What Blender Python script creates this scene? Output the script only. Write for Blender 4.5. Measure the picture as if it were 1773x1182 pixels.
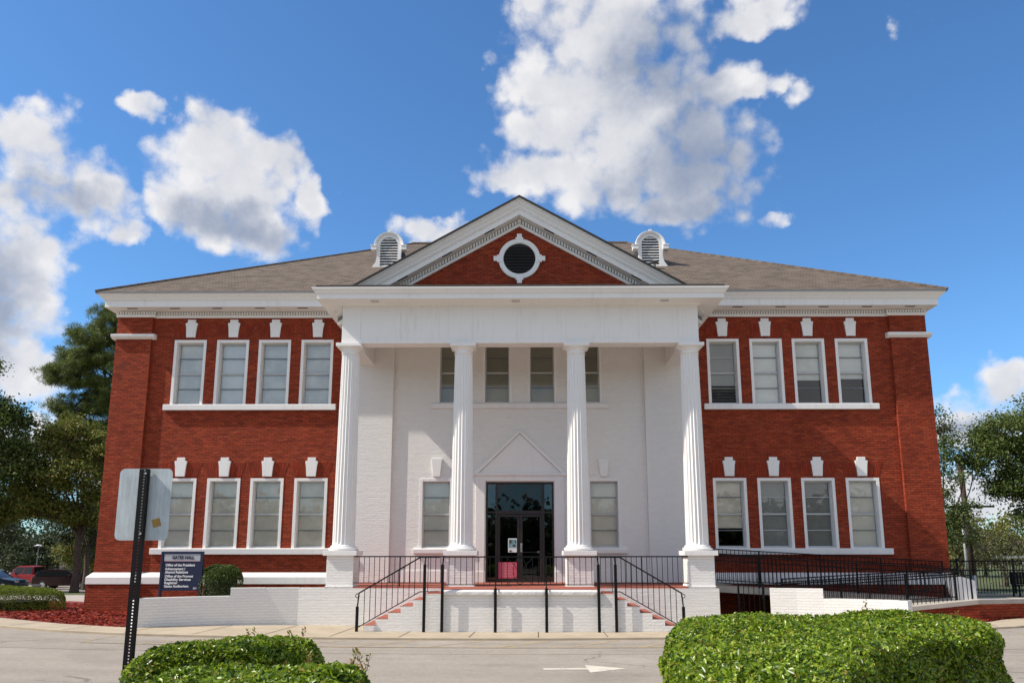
import bpy, bmesh, math, random
import numpy as np
from mathutils import Vector, Matrix

for o in list(bpy.data.objects):
    bpy.data.objects.remove(o)
SC = bpy.context.scene
COL = SC.collection
R = math.radians
rnd = random.Random(7)
NPR = np.random.RandomState(11)

# ------------------------------------------------------------------ camera
cam_d = bpy.data.cameras.new('camera')
cam = bpy.data.objects.new('camera', cam_d)
COL.objects.link(cam)
cam_d.sensor_width = 36.0
cam_d.lens = 1410.0 / 1773.0 * 36.0
cam_d.shift_y = 87.6 / 1773.0
cam_d.clip_start = 0.1
cam_d.clip_end = 5000
cam.location = (0, -24.0, 1.95)
cam.rotation_euler = (math.pi / 2 + math.atan(0.196), 0, math.atan(13.5 / 1410.0))
SC.camera = cam

# ------------------------------------------------------------------ light
SUN_TO = Vector((-1.0, -0.22, 1.02)).normalized()
SUN_EL = math.asin(SUN_TO.z)
SUN_ROT = math.atan2(SUN_TO.x, SUN_TO.y)
sun_d = bpy.data.lights.new('sun', 'SUN')
sun_d.energy = 5.0
sun_d.angle = R(0.53)
sun_d.color = (1.0, 0.93, 0.83)
sun = bpy.data.objects.new('sun', sun_d)
COL.objects.link(sun)
sun.location = SUN_TO * 60
sun.rotation_euler = SUN_TO.to_track_quat('Z', 'Y').to_euler()

SC.view_settings.view_transform = 'Standard'
SC.view_settings.look = 'None'
SC.view_settings.exposure = 0.18
SC.view_settings.gamma = 1.0
SC.render.engine = 'CYCLES'
SC.cycles.max_bounces = 8
SC.cycles.transparent_max_bounces = 12
SC.cycles.use_denoising = True
SC.cycles.sample_clamp_indirect = 6.0


# ------------------------------------------------------------------ node helper
class NT:
    def __init__(self, tree):
        self.t = tree
        self.x = 0

    def n(self, kind, **kw):
        nd = self.t.nodes.new(kind)
        self.x += 40
        nd.location = (self.x, 0)
        for k, v in kw.items():
            setattr(nd, k, v)
        return nd

    def link(self, a, b):
        self.t.links.new(a, b)

    def put(self, sock, v):
        if isinstance(v, bpy.types.NodeSocket):
            self.link(v, sock)
        elif v is not None:
            if sock.type == 'RGBA' and len(v) == 3:
                v = (*v, 1)
            sock.default_value = v

    def math(self, op, a, b=None, c=None, clamp=False):
        nd = self.n('ShaderNodeMath', operation=op, use_clamp=clamp)
        for i, v in enumerate((a, b, c)):
            if v is not None:
                self.put(nd.inputs[i], v)
        return nd.outputs[0]

    def vec(self, op, a, b=None, c=None):
        nd = self.n('ShaderNodeVectorMath', operation=op)
        for i, v in enumerate((a, b, c)):
            if v is not None:
                self.put(nd.inputs[i], v)
        return nd

    def mix(self, fac, a, b, mode='MIX'):
        nd = self.n('ShaderNodeMix', data_type='RGBA', blend_type=mode)
        self.put(nd.inputs[0], fac)
        self.put(nd.inputs[6], a)
        self.put(nd.inputs[7], b)
        return nd.outputs[2]

    def smooth(self, v, lo, hi, a=0.0, b=1.0):
        nd = self.n('ShaderNodeMapRange', interpolation_type='SMOOTHSTEP')
        self.put(nd.inputs[0], v)
        nd.inputs[1].default_value = lo
        nd.inputs[2].default_value = hi
        nd.inputs[3].default_value = a
        nd.inputs[4].default_value = b
        return nd.outputs[0]

    def noise(self, vec, scale, detail=4, rough=0.55, dist=0.0):
        nd = self.n('ShaderNodeTexNoise')
        self.put(nd.inputs['Vector'], vec)
        nd.inputs['Scale'].default_value = scale
        nd.inputs['Detail'].default_value = detail
        nd.inputs['Roughness'].default_value = rough
        nd.inputs['Distortion'].default_value = dist
        return nd.outputs['Fac']


# ------------------------------------------------------------------ sky with cumulus clouds
CLOUDS = [(0.175, 0.615, 0.075, 0.06), (0.035, 0.63, 0.06, 0.05), (0.515, 0.143, 0.075, 0.030), (0.542, 0.172, 0.030, 0.034), (0.111, 0.604, 0.109, 0.065), (0.067, 0.551, 0.081, 0.043), (0.162, 0.521, 0.12, 0.069), (0.219, 0.459, 0.098, 0.067), (0.035, 0.456, 0.091, 0.032), (0.122, 0.446, 0.112, 0.043), (0.201, 0.404, 0.058, 0.021), (0.316, 0.608, 0.061, 0.02), (0.081, 0.646, 0.087, 0.034), (0.267, 0.535, 0.058, 0.03), (0.323, 0.527, 0.035, 0.016), (-0.015, 0.449, 0.046, 0.02), (-0.371, 0.424, 0.083, 0.069), (-0.389, 0.48, 0.037, 0.029), (-0.462, 0.475, 0.024, 0.015), (-0.305, 0.464, 0.032, 0.033), (-0.334, 0.38, 0.071, 0.039), (-0.428, 0.399, 0.035, 0.034), (-0.277, 0.412, 0.023, 0.039), (-0.574, 0.41, 0.052, 0.043), (-0.524, 0.376, 0.057, 0.036), (-0.595, 0.426, 0.029, 0.027), (-0.486, 0.352, 0.027, 0.018), (-0.58, 0.314, 0.05, 0.05), (-0.587, 0.234, 0.052, 0.065), (-0.56, 0.287, 0.03, 0.033), (-0.561, 0.189, 0.053, 0.036), (-0.101, 0.387, 0.056, 0.02), (0.52, 0.145, 0.038, 0.013), (0.486, 0.135, 0.033, 0.016), (0.517, 0.063, 0.069, 0.036), (-0.493, 0.108, 0.089, 0.037), (0.13, 0.56, 0.09, 0.05), (0.15, 0.48, 0.11, 0.05), (0.05, 0.5, 0.07, 0.03), (0.115, 0.635, 0.1, 0.05), (-0.36, 0.4, 0.075, 0.055), (-0.55, 0.4, 0.06, 0.04), (-0.6, 0.33, 0.05, 0.05)]
WISPS = [(-0.499, 0.43, 0.026, 0.018), (0.36, 0.509, 0.024, 0.016), (0.494, 0.566, 0.023, 0.016), (0.323, 0.378, 0.022, 0.010)]
GREY = [(-0.385, 0.385, 0.05, 0.022), (-0.33, 0.372, 0.04, 0.02), (-0.56, 0.37, 0.05, 0.02), (0.217, 0.423, 0.097, 0.049), (0.194, 0.567, 0.075, 0.048), (0.256, 0.474, 0.064, 0.051), (-0.60, 0.255, 0.045, 0.05), (0.508, 0.137, 0.033, 0.012)]


def build_world():
    w = bpy.data.worlds.new('World')
    SC.world = w
    w.use_nodes = True
    T = NT(w.node_tree)
    w.node_tree.nodes.clear()
    out = T.n('ShaderNodeOutputWorld')
    sky = T.n('ShaderNodeTexSky', sky_type='NISHITA')
    sky.sun_disc = False
    sky.sun_elevation = SUN_EL
    sky.sun_rotation = SUN_ROT
    sky.air_density = 1.0
    sky.dust_density = 0.35
    sky.ozone_density = 2.2
    geo = T.n('ShaderNodeTexCoord')
    d = geo.outputs['Generated']
    sep = T.n('ShaderNodeSeparateXYZ')
    T.link(d, sep.inputs[0])
    az = T.math('ARCTAN2', sep.outputs[0], sep.outputs[1])
    el = T.math('ARCSINE', sep.outputs[2])
    comb = T.n('ShaderNodeCombineXYZ')
    T.link(az, comb.inputs[0])
    T.link(el, comb.inputs[1])
    ae = comb.outputs[0]

    def warp(vec, scale, amp, detail):
        nd = T.n('ShaderNodeTexNoise')
        T.link(d, nd.inputs['Vector'])
        nd.inputs['Scale'].default_value = scale
        nd.inputs['Detail'].default_value = detail
        nd.inputs['Roughness'].default_value = 0.6
        w_ = T.vec('SUBTRACT', nd.outputs['Color'], (0.5, 0.5, 0.5)).outputs[0]
        return T.vec('MULTIPLY_ADD', w_, (amp * 1.25, amp, 0), vec).outputs[0]

    ae = warp(ae, 9.0, 0.06, 3)
    ae = warp(ae, 30.0, 0.034, 6)

    def field(blobs):
        cur = None
        for a, e, ra, re in blobs:
            ra, re = ra * 1.13, re * 1.13
            v = T.vec('MULTIPLY_ADD', ae, (1 / ra, 1 / re, 0), (-a / ra, -e / re, 0)).outputs[0]
            q = T.vec('DOT_PRODUCT', v, v).outputs['Value']
            cur = q if cur is None else T.math('SMOOTH_MIN', cur, q, 0.25)
        return T.math('SUBTRACT', 1.0, cur)

    f = field(CLOUDS)
    fw = T.math('MINIMUM', T.math('MULTIPLY_ADD', field(WISPS), 0.8, -0.5), 0.06)
    f = T.math('MAXIMUM', T.math('MINIMUM', f, 0.95), fw)
    g = field(GREY)
    n1 = T.noise(d, 12.0, 10, 0.62)
    n2 = T.noise(d, 46.0, 7, 0.66)
    vor = T.n('ShaderNodeTexVoronoi', feature='SMOOTH_F1')
    T.link(T.vec('MULTIPLY_ADD', T.n('ShaderNodeTexNoise').outputs['Color'], (0.02, 0.02, 0.02), d).outputs[0], vor.inputs['Vector'])
    vor.inputs['Scale'].default_value = 24.0
    vor.inputs['Smoothness'].default_value = 0.5
    puff = vor.outputs['Distance']
    fs = T.math('MAXIMUM', f, -2.2)
    t = T.math('MULTIPLY_ADD', T.math('SUBTRACT', n1, 0.5), 1.5, fs)
    t = T.math('MULTIPLY_ADD', T.math('SUBTRACT', n2, 0.5), 1.0, t)
    t = T.math('MULTIPLY_ADD', T.math('SUBTRACT', 0.40, puff), 1.25, t)
    vo2 = T.n('ShaderNodeTexVoronoi', feature='SMOOTH_F1')
    T.link(T.vec('MULTIPLY_ADD', T.n('ShaderNodeTexNoise').outputs['Color'], (0.01, 0.01, 0.01), d).outputs[0], vo2.inputs['Vector'])
    vo2.inputs['Scale'].default_value = 58.0
    vo2.inputs['Smoothness'].default_value = 0.4
    t = T.math('MULTIPLY_ADD', T.math('SUBTRACT', 0.38, vo2.outputs['Distance']), 0.7, t)
    # the half of the sky behind the viewer has scattered clouds of its own
    n3 = T.noise(d, 2.6, 8, 0.6)
    back = T.smooth(T.math('ABSOLUTE', az), 0.85, 1.3)
    gen = T.math('MULTIPLY', T.math('SUBTRACT', n3, 0.49), 10.0)
    gen = T.math('SUBTRACT', gen, T.math('MULTIPLY', T.math('SUBTRACT', 1.0, back), 20.0))
    gen = T.math('MAXIMUM', gen, -2.0)
    t = T.math('MAXIMUM', t, gen)
    alpha = T.smooth(t, -0.34, 0.66)
    # thickness gives the grey bellies
    gg = T.math('MULTIPLY_ADD', T.math('SUBTRACT', n1, 0.5), 1.8, T.math('MAXIMUM', g, -1.2))
    thick = T.smooth(gg, -1.0, 1.0)
    fine = T.math('MULTIPLY', T.math('SUBTRACT', n2, 0.5), 0.36)
    pf = T.math('MULTIPLY', T.math('SUBTRACT', 0.36, puff), 0.28)
    shade = T.math('SUBTRACT', 1.0, T.math('MULTIPLY', thick, 0.66))
    shade = T.math('SUBTRACT', shade, T.math('MULTIPLY', T.smooth(T.math('MULTIPLY_ADD', T.math('SUBTRACT', n1, 0.5), 1.6, f), 0.35, 1.0), 0.24))
    shade = T.math('ADD', shade, T.math('ADD', fine, pf), clamp=True)
    ccol = T.mix(shade, (0.33, 0.39, 0.52), (0.95, 0.94, 0.95))
    strength = 0.085
    cc = T.vec('SCALE', ccol)
    T.put(cc.inputs[3], 0.84 / strength)
    skyc = T.mix(1.0, sky.outputs[0], (0.90, 1.42, 1.86), 'MULTIPLY')
    col = T.mix(T.math('MULTIPLY', alpha, 0.97), skyc, cc.outputs[0])
    bg = T.n('ShaderNodeBackground')
    T.link(col, bg.inputs[0])
    bg.inputs[1].default_value = strength
    T.link(bg.outputs[0], out.inputs[0])


build_world()


# ------------------------------------------------------------------ materials
MATS = {}


def new_mat(name):
    m = bpy.data.materials.new(name)
    m.use_nodes = True
    T = NT(m.node_tree)
    b = m.node_tree.nodes['Principled BSDF']
    MATS[name] = m
    return m, T, b


def bump(T, b, h, strength=0.4, dist=0.01):
    nd = T.n('ShaderNodeBump')
    nd.inputs['Strength'].default_value = strength
    nd.inputs['Distance'].default_value = dist
    T.link(h, nd.inputs['Height'])
    T.link(nd.outputs[0], b.inputs['Normal'])


def plain(name, col, rough=0.6, var=0.12, scale=6.0, metal=0.0, bmp=0.0, bscale=60.0, spec=0.5):
    m, T, b = new_mat(name)
    tc = T.n('ShaderNodeTexCoord').outputs['Object']
    n = T.noise(tc, scale, 6, 0.6)
    lo = tuple(max(0, c * (1 - var)) for c in col)
    hi = tuple(min(1, c * (1 + var)) for c in col)
    T.put(b.inputs['Base Color'], T.mix(T.smooth(n, 0.3, 0.7), lo, hi))
    b.inputs['Roughness'].default_value = rough
    b.inputs['Metallic'].default_value = metal
    b.inputs['Specular IOR Level'].default_value = spec
    if bmp:
        bump(T, b, T.noise(tc, bscale, 4, 0.6), bmp, 0.006)
    return m


def brick(name, c1, c2, mortar, bw=0.203, rh=0.0677, ms=0.008, rough=0.8, bstr=0.5, stain=0.25, dist=0.006, soldier=False, mottle=None):
    m, T, b = new_mat(name)
    uv = T.n('ShaderNodeTexCoord').outputs['UV']
    if soldier:
        mp = T.n('ShaderNodeMapping')
        mp.inputs['Rotation'].default_value = (0, 0, R(90))
        T.link(uv, mp.inputs[0])
        uv = mp.outputs[0]
    bt = T.n('ShaderNodeTexBrick')
    T.link(uv, bt.inputs['Vector'])
    T.put(bt.inputs['Color1'], c1)
    T.put(bt.inputs['Color2'], c2)
    T.put(bt.inputs['Mortar'], mortar)
    bt.inputs['Scale'].default_value = 1.0
    bt.inputs['Mortar Size'].default_value = ms
    bt.inputs['Mortar Smooth'].default_value = 0.25
    bt.inputs['Bias'].default_value = -0.15
    bt.inputs['Brick Width'].default_value = bw
    bt.inputs['Row Height'].default_value = rh
    big = T.noise(uv, 0.45, 7, 0.7)
    mp2 = T.n('ShaderNodeMapping')
    mp2.inputs['Scale'].default_value = (4.6, 14.8, 1)
    T.link(uv, mp2.inputs[0])
    mid = T.noise(mp2.outputs[0], 0.8, 3, 0.6)
    col = bt.outputs['Color']
    if mottle:
        # runs of browner, oranger and sooty bricks, and pale bloom in places
        mp3 = T.n('ShaderNodeMapping')
        mp3.inputs['Scale'].default_value = (2.0, 9.0, 1)
        mp3.inputs['Location'].default_value = (3.7, 1.3, 0)
        T.link(uv, mp3.inputs[0])
        run = T.noise(mp3.outputs[0], 1.0, 5, 0.72)
        pat = T.noise(uv, 1.3, 6, 0.68)
        col = T.mix(T.math('MULTIPLY', T.smooth(run, 0.52, 0.70), 0.65), col, mottle[0])
        col = T.mix(T.math('MULTIPLY', T.smooth(T.math('MULTIPLY', run, pat), 0.19, 0.12), 0.60), col, mottle[1])
        col = T.mix(T.math('MULTIPLY', T.smooth(T.math('ADD', pat, T.math('MULTIPLY', mid, 0.5)), 0.86, 1.05), 0.30), col, mottle[2])
    fac = T.math('ADD', T.math('MULTIPLY', T.math('SUBTRACT', big, 0.5), stain * 2.2), T.math('MULTIPLY', T.math('SUBTRACT', mid, 0.5), stain * 3.4))
    hsv = T.n('ShaderNodeHueSaturation')
    T.link(col, hsv.inputs['Color'])
    T.link(T.math('ADD', 1.0, fac), hsv.inputs['Value'])
    T.put(b.inputs['Base Color'], hsv.outputs[0])
    b.inputs['Roughness'].default_value = rough
    b.inputs['Specular IOR Level'].default_value = 0.15
    h = T.math('ADD', T.math('MULTIPLY', bt.outputs['Fac'], -1.0), T.math('MULTIPLY', T.noise(uv, 25, 5, 0.65), 0.9))
    h = T.math('ADD', h, T.math('MULTIPLY', mid, 0.9))
    bump(T, b, h, bstr, dist)
    return m


brick('red_brick', (0.35, 0.056, 0.022), (0.215, 0.034, 0.015), (0.16, 0.034, 0.020), ms=0.010, stain=0.34, bstr=1.0, dist=0.016, mottle=((0.36, 0.090, 0.034), (0.09, 0.030, 0.020), (0.36, 0.15, 0.105)))
brick('red_brick_arch', (0.30, 0.042, 0.017), (0.21, 0.030, 0.013), (0.15, 0.03, 0.018), soldier=True, stain=0.3)
brick('white_brick', (0.84, 0.815, 0.775), (0.82, 0.795, 0.755), (0.825, 0.80, 0.76), ms=0.009, stain=0.03, bstr=0.9, dist=0.010, rough=0.6)
def aged_paint():
    m, T, b = new_mat('white_paint')
    tc = T.n('ShaderNodeTexCoord').outputs['UV']
    ob = T.n('ShaderNodeTexCoord').outputs['Object']
    mp = T.n('ShaderNodeMapping')
    mp.inputs['Scale'].default_value = (9.0, 0.9, 1)
    T.link(tc, mp.inputs[0])
    drip = T.noise(mp.outputs[0], 1.0, 6, 0.7)
    blot = T.noise(ob, 0.9, 7, 0.7)
    fine = T.noise(ob, 16, 5, 0.7)
    f = T.math('ADD', T.math('MULTIPLY', drip, 0.55), T.math('MULTIPLY', blot, 0.45))
    c = T.mix(T.smooth(f, 0.48, 0.74), (0.81, 0.79, 0.76), (0.69, 0.66, 0.615))
    spots = T.smooth(T.math('MULTIPLY', fine, blot), 0.40, 0.47)
    c = T.mix(T.math('MULTIPLY', spots, 0.35), c, (0.50, 0.45, 0.39))
    T.put(b.inputs['Base Color'], c)
    b.inputs['Roughness'].default_value = 0.55
    b.inputs['Specular IOR Level'].default_value = 0.35
    bump(T, b, T.math('ADD', T.math('MULTIPLY', fine, 0.5), drip), 0.15, 0.006)


aged_paint()
plain('white_stone', (0.78, 0.76, 0.73), 0.75, 0.07, 2.5, bmp=0.7, bscale=14)
plain('trim_grey', (0.46, 0.47, 0.47), 0.45, 0.06)
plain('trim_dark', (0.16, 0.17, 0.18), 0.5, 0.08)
plain('roofing_dark', (0.055, 0.048, 0.042), 0.95, 0.2, 5, bmp=0.4)
plain('slot_dark', (0.03, 0.028, 0.025), 0.8, 0.1)
plain('louver_black', (0.012, 0.011, 0.011), 0.6, 0.2)
plain('black_iron', (0.006, 0.006, 0.007), 0.6, 0.2, 9, spec=0.2)
plain('bronze', (0.014, 0.009, 0.007), 0.45, 0.15, 4)
plain('blind_cream', (0.92, 0.90, 0.83), 0.8, 0.04, 1.5)
plain('blind_tan', (0.86, 0.82, 0.71), 0.8, 0.05, 1.5)
plain('blind_grey', (0.36, 0.36, 0.33), 0.8, 0.08, 1.5)
for nm_, c_ in (('blind_cream', (0.86, 0.84, 0.75)), ('blind_tan', (0.78, 0.73, 0.61)), ('blind_grey', (0.30, 0.30, 0.27))):
    plain(nm_ + '_aged', c_, 0.8, 0.10, 2.2)
plain('blind_olive', (0.40, 0.375, 0.27), 0.8, 0.06, 2.0)  # same blind fabric, porch shade painted in as a darker olive
plain('blind_olive_aged', (0.34, 0.32, 0.23), 0.8, 0.08, 2.0)  # aged tone of that blind, porch shade likewise in the colour
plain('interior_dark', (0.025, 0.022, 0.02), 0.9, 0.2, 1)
plain('paver_red', (0.30, 0.080, 0.050), 0.8, 0.2, 9, bmp=0.3)
plain('mulch_red', (0.20, 0.026, 0.015), 0.95, 0.55, 38, bmp=1.0, bscale=55)
plain('concrete_tan', (0.42, 0.345, 0.245), 0.9, 0.10, 2.2, bmp=0.25, bscale=90)
plain('concrete_grey', (0.40, 0.36, 0.31), 0.9, 0.10, 2.2, bmp=0.2, bscale=70)
def worn_line(name, col, road=(0.31, 0.275, 0.23), lo=0.44, hi=0.58):
    m, T, b = new_mat(name)
    tc = T.n('ShaderNodeTexCoord').outputs['Object']
    n = T.math('ADD', T.math('MULTIPLY', T.noise(tc, 5, 6, 0.75), 0.6), T.math('MULTIPLY', T.noise(tc, 60, 4, 0.7), 0.4))
    T.put(b.inputs['Base Color'], T.mix(T.smooth(n, lo, hi), col, road))
    b.inputs['Roughness'].default_value = 0.85
    b.inputs['Specular IOR Level'].default_value = 0.2


worn_line('paint_yellow', (0.50, 0.36, 0.17), lo=0.40, hi=0.56)
worn_line('paint_white', (0.62, 0.57, 0.47), lo=0.50, hi=0.64)
plain('grass_mat', (0.085, 0.10, 0.030), 0.95, 0.4, 2.2, bmp=0.8, bscale=30)
plain('bark', (0.085, 0.062, 0.046), 0.95, 0.3, 8, bmp=0.8, bscale=22)
plain('pole_wood', (0.06, 0.038, 0.028), 0.9, 0.3, 7, bmp=0.5)
plain('galvanised', (0.50, 0.52, 0.52), 0.45, 0.12, 3, metal=0.3)
plain('sign_navy', (0.010, 0.015, 0.048), 0.4, 0.1)
plain('sign_silver', (0.42, 0.42, 0.44), 0.4, 0.05)
plain('sign_text', (0.75, 0.75, 0.76), 0.5, 0.02)
plain('poster_pink', (0.52, 0.075, 0.13), 0.6, 0.06)
plain('poster_line', (0.62, 0.30, 0.34), 0.6, 0.05)
plain('poster_paper', (0.70, 0.74, 0.74), 0.6, 0.04)
plain('poster_teal', (0.16, 0.33, 0.34), 0.6, 0.35, 14)
plain('poster_ink', (0.03, 0.035, 0.04), 0.6, 0.2, 20)
plain('sticker', (0.34, 0.20, 0.035), 0.5, 0.15, 20)
plain('chrome', (0.6, 0.58, 0.54), 0.25, 0.05, metal=1.0)
plain('tyre', (0.015, 0.015, 0.015), 0.85, 0.2)
plain('car_red', (0.28, 0.012, 0.015), 0.25, 0.05)
plain('car_maroon', (0.022, 0.006, 0.008), 0.2, 0.05)
plain('car_navy', (0.012, 0.018, 0.035), 0.2, 0.05)
plain('car_white', (0.55, 0.55, 0.57), 0.3, 0.05)
plain('car_glass', (0.012, 0.014, 0.016), 0.08, 0.1)
plain('lamp_red', (0.45, 0.02, 0.03), 0.3, 0.05)
plain('roof_brown', (0.17, 0.13, 0.10), 0.9, 0.15)
plain('house_brick', (0.25, 0.10, 0.065), 0.9, 0.2)
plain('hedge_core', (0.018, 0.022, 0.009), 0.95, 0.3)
plain('twig', (0.20, 0.15, 0.11), 0.9, 0.2)


def aluminium():
    m, T, b = new_mat('sign_aluminium')
    tc = T.n('ShaderNodeTexCoord').outputs['Object']
    mp = T.n('ShaderNodeMapping')
    mp.inputs['Scale'].default_value = (26, 1, 2.2)
    T.link(tc, mp.inputs[0])
    n = T.noise(mp.outputs[0], 1.6, 7, 0.7)
    n2 = T.noise(tc, 5, 4, 0.6)
    f = T.math('ADD', T.math('MULTIPLY', n, 0.7), T.math('MULTIPLY', n2, 0.4))
    T.put(b.inputs['Base Color'], T.mix(T.smooth(f, 0.35, 0.75), (0.37, 0.415, 0.425), (0.58, 0.63, 0.635)))
    b.inputs['Metallic'].default_value = 0.15
    b.inputs['Roughness'].default_value = 0.48


aluminium()


def shingles():
    m, T, b = new_mat('shingles')
    uv = T.n('ShaderNodeTexCoord').outputs['UV']
    bt = T.n('ShaderNodeTexBrick')
    T.link(uv, bt.inputs['Vector'])
    T.put(bt.inputs['Color1'], (0.18, 0.140, 0.107))
    T.put(bt.inputs['Color2'], (0.115, 0.089, 0.069))
    T.put(bt.inputs['Mortar'], (0.045, 0.035, 0.028))
    bt.inputs['Scale'].default_value = 1
    bt.inputs['Mortar Size'].default_value = 0.012
    bt.inputs['Mortar Smooth'].default_value = 0.6
    bt.inputs['Brick Width'].default_value = 0.30
    bt.inputs['Row Height'].default_value = 0.145
    n = T.noise(uv, 2.4, 6, 0.7)
    n2 = T.noise(uv, 90, 2, 0.6)
    hsv = T.n('ShaderNodeHueSaturation')
    T.link(bt.outputs['Color'], hsv.inputs['Color'])
    T.link(T.math('ADD', T.math('MULTIPLY', n, 0.7), T.math('ADD', 0.45, T.math('MULTIPLY', n2, 0.45))), hsv.inputs['Value'])
    T.put(b.inputs['Base Color'], hsv.outputs[0])
    b.inputs['Roughness'].default_value = 0.95
    b.inputs['Specular IOR Level'].default_value = 0.2
    bump(T, b, T.math('SUBTRACT', T.math('MULTIPLY', n2, 0.5), bt.outputs['Fac']), 0.6, 0.01)


shingles()


def asphalt():
    m, T, b = new_mat('asphalt')
    tc = T.n('ShaderNodeTexCoord').outputs['Object']
    fine = T.noise(tc, 70, 5, 0.75)
    mid = T.noise(tc, 9, 5, 0.7)
    mp = T.n('ShaderNodeMapping')
    mp.inputs['Scale'].default_value = (0.05, 0.9, 1)
    T.link(tc, mp.inputs[0])
    streak = T.noise(mp.outputs[0], 1.3, 4, 0.6)
    f = T.math('ADD', T.math('MULTIPLY', fine, 0.75), T.math('ADD', T.math('MULTIPLY', mid, 0.2), T.math('MULTIPLY', streak, 0.18)))
    c = T.mix(T.smooth(f, 0.34, 0.76), (0.185, 0.16, 0.13), (0.43, 0.375, 0.31))
    # worn and oily areas, the paving seam and hairline cracks
    pat = T.noise(tc, 0.35, 6, 0.65)
    c = T.mix(T.math('MULTIPLY', T.smooth(pat, 0.52, 0.66), 0.30), c, (0.17, 0.150, 0.125))
    c = T.mix(T.math('MULTIPLY', T.smooth(pat, 0.46, 0.34), 0.35), c, (0.45, 0.40, 0.34))
    oil = T.smooth(T.noise(tc, 1.1, 3, 0.5), 0.68, 0.76)
    c = T.mix(T.math('MULTIPLY', oil, 0.5), c, (0.07, 0.062, 0.055))
    sep = T.n('ShaderNodeSeparateXYZ')
    T.link(tc, sep.inputs[0])
    wob = T.math('MULTIPLY', T.math('SUBTRACT', T.noise(tc, 0.7, 5, 0.7), 0.5), 0.22)
    yy = T.math('ADD', sep.outputs[1], wob)
    seam = None
    for y0, wd, a in ((-8.0, 0.03, 0.6), (-13.0, 0.03, 0.5), (-6.35, 0.02, 0.28)):
        q = T.math('MULTIPLY', T.smooth(T.math('ABSOLUTE', T.math('SUBTRACT', yy, y0)), wd * 0.4, wd * 1.8, 1.0, 0.0), a)
        seam = q if seam is None else T.math('MAXIMUM', seam, q)
    wv = T.n('ShaderNodeTexNoise')
    T.link(tc, wv.inputs['Vector'])
    wv.inputs['Scale'].default_value = 1.4
    wv.inputs['Detail'].default_value = 5
    vv = T.vec('MULTIPLY_ADD', wv.outputs['Color'], (0.9, 0.9, 0), tc).outputs[0]
    vo = T.n('ShaderNodeTexVoronoi', feature='DISTANCE_TO_EDGE')
    vo.inputs['Scale'].default_value = 0.42
    T.link(vv, vo.inputs['Vector'])
    crk = T.math('MULTIPLY', T.smooth(vo.outputs['Distance'], 0.002, 0.012, 1.0, 0.0), T.smooth(T.noise(tc, 0.25, 2, 0.5), 0.48, 0.6))
    seam = T.math('MAXIMUM', seam, T.math('MULTIPLY', crk, 0.6))
    c = T.mix(seam, c, (0.07, 0.062, 0.055))
    T.put(b.inputs['Base Color'], c)
    b.inputs['Roughness'].default_value = 0.9
    b.inputs['Specular IOR Level'].default_value = 0.3
    bump(T, b, fine, 0.35, 0.012)


asphalt()


def leaf_mat(name, c1, c2, c3, rough=0.5, trans=0.3, spec=0.4):
    m, T, b = new_mat(name)
    g = T.n('ShaderNodeNewGeometry')
    rn = g.outputs['Random Per Island']
    ramp = T.n('ShaderNodeValToRGB')
    T.link(rn, ramp.inputs[0])
    e = ramp.color_ramp.elements
    e[0].color = (*c1, 1)
    e[1].position = 0.86
    e[1].color = (*c2, 1)
    e2 = ramp.color_ramp.elements.new(1.0)
    e2.color = (*c3, 1)
    T.put(b.inputs['Base Color'], ramp.outputs[0])
    b.inputs['Roughness'].default_value = rough
    b.inputs['Specular IOR Level'].default_value = spec
    tr = T.n('ShaderNodeBsdfTranslucent')
    T.link(ramp.outputs[0], tr.inputs['Color'])
    mx = T.n('ShaderNodeMixShader')
    mx.inputs[0].default_value = trans
    out = m.node_tree.nodes['Material Output']
    T.link(b.outputs[0], mx.inputs[1])
    T.link(tr.outputs[0], mx.inputs[2])
    T.link(mx.outputs[0], out.inputs['Surface'])


leaf_mat('leaf_hedge', (0.035, 0.085, 0.010), (0.33, 0.46, 0.026), (0.38, 0.28, 0.06), 0.33, 0.38, 0.55)
leaf_mat('leaf_hedge_dark', (0.04, 0.075, 0.014), (0.11, 0.16, 0.028), (0.15, 0.16, 0.035), 0.42, 0.3)
leaf_mat('leaf_lime', (0.07, 0.12, 0.012), (0.20, 0.26, 0.028), (0.22, 0.21, 0.03), 0.6, 0.3, 0.2)
leaf_mat('leaf_oak', (0.045, 0.08, 0.018), (0.16, 0.21, 0.046), (0.15, 0.125, 0.045), 0.5, 0.35)
leaf_mat('leaf_yellow', (0.08, 0.125, 0.022), (0.27, 0.265, 0.052), (0.25, 0.135, 0.04), 0.55, 0.35)
leaf_mat('leaf_dark', (0.022, 0.036, 0.014), (0.06, 0.08, 0.028), (0.09, 0.085, 0.028), 0.55, 0.28)
leaf_mat('leaf_bush', (0.08, 0.085, 0.033), (0.17, 0.17, 0.065), (0.22, 0.16, 0.07), 0.6, 0.3)
leaf_mat('leaf_far', (0.035, 0.05, 0.022), (0.085, 0.105, 0.042), (0.13, 0.12, 0.05), 0.6, 0.3)
leaf_mat('needle', (0.045, 0.08, 0.018), (0.19, 0.235, 0.045), (0.22, 0.20, 0.06), 0.5, 0.3)
leaf_mat('leaf_shoot', (0.16, 0.20, 0.03), (0.34, 0.24, 0.05), (0.42, 0.17, 0.05), 0.4, 0.35)
leaf_mat('mulch_chip', (0.10, 0.012, 0.008), (0.26, 0.036, 0.022), (0.36, 0.11, 0.06), 0.95, 0.0, 0.05)


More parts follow.
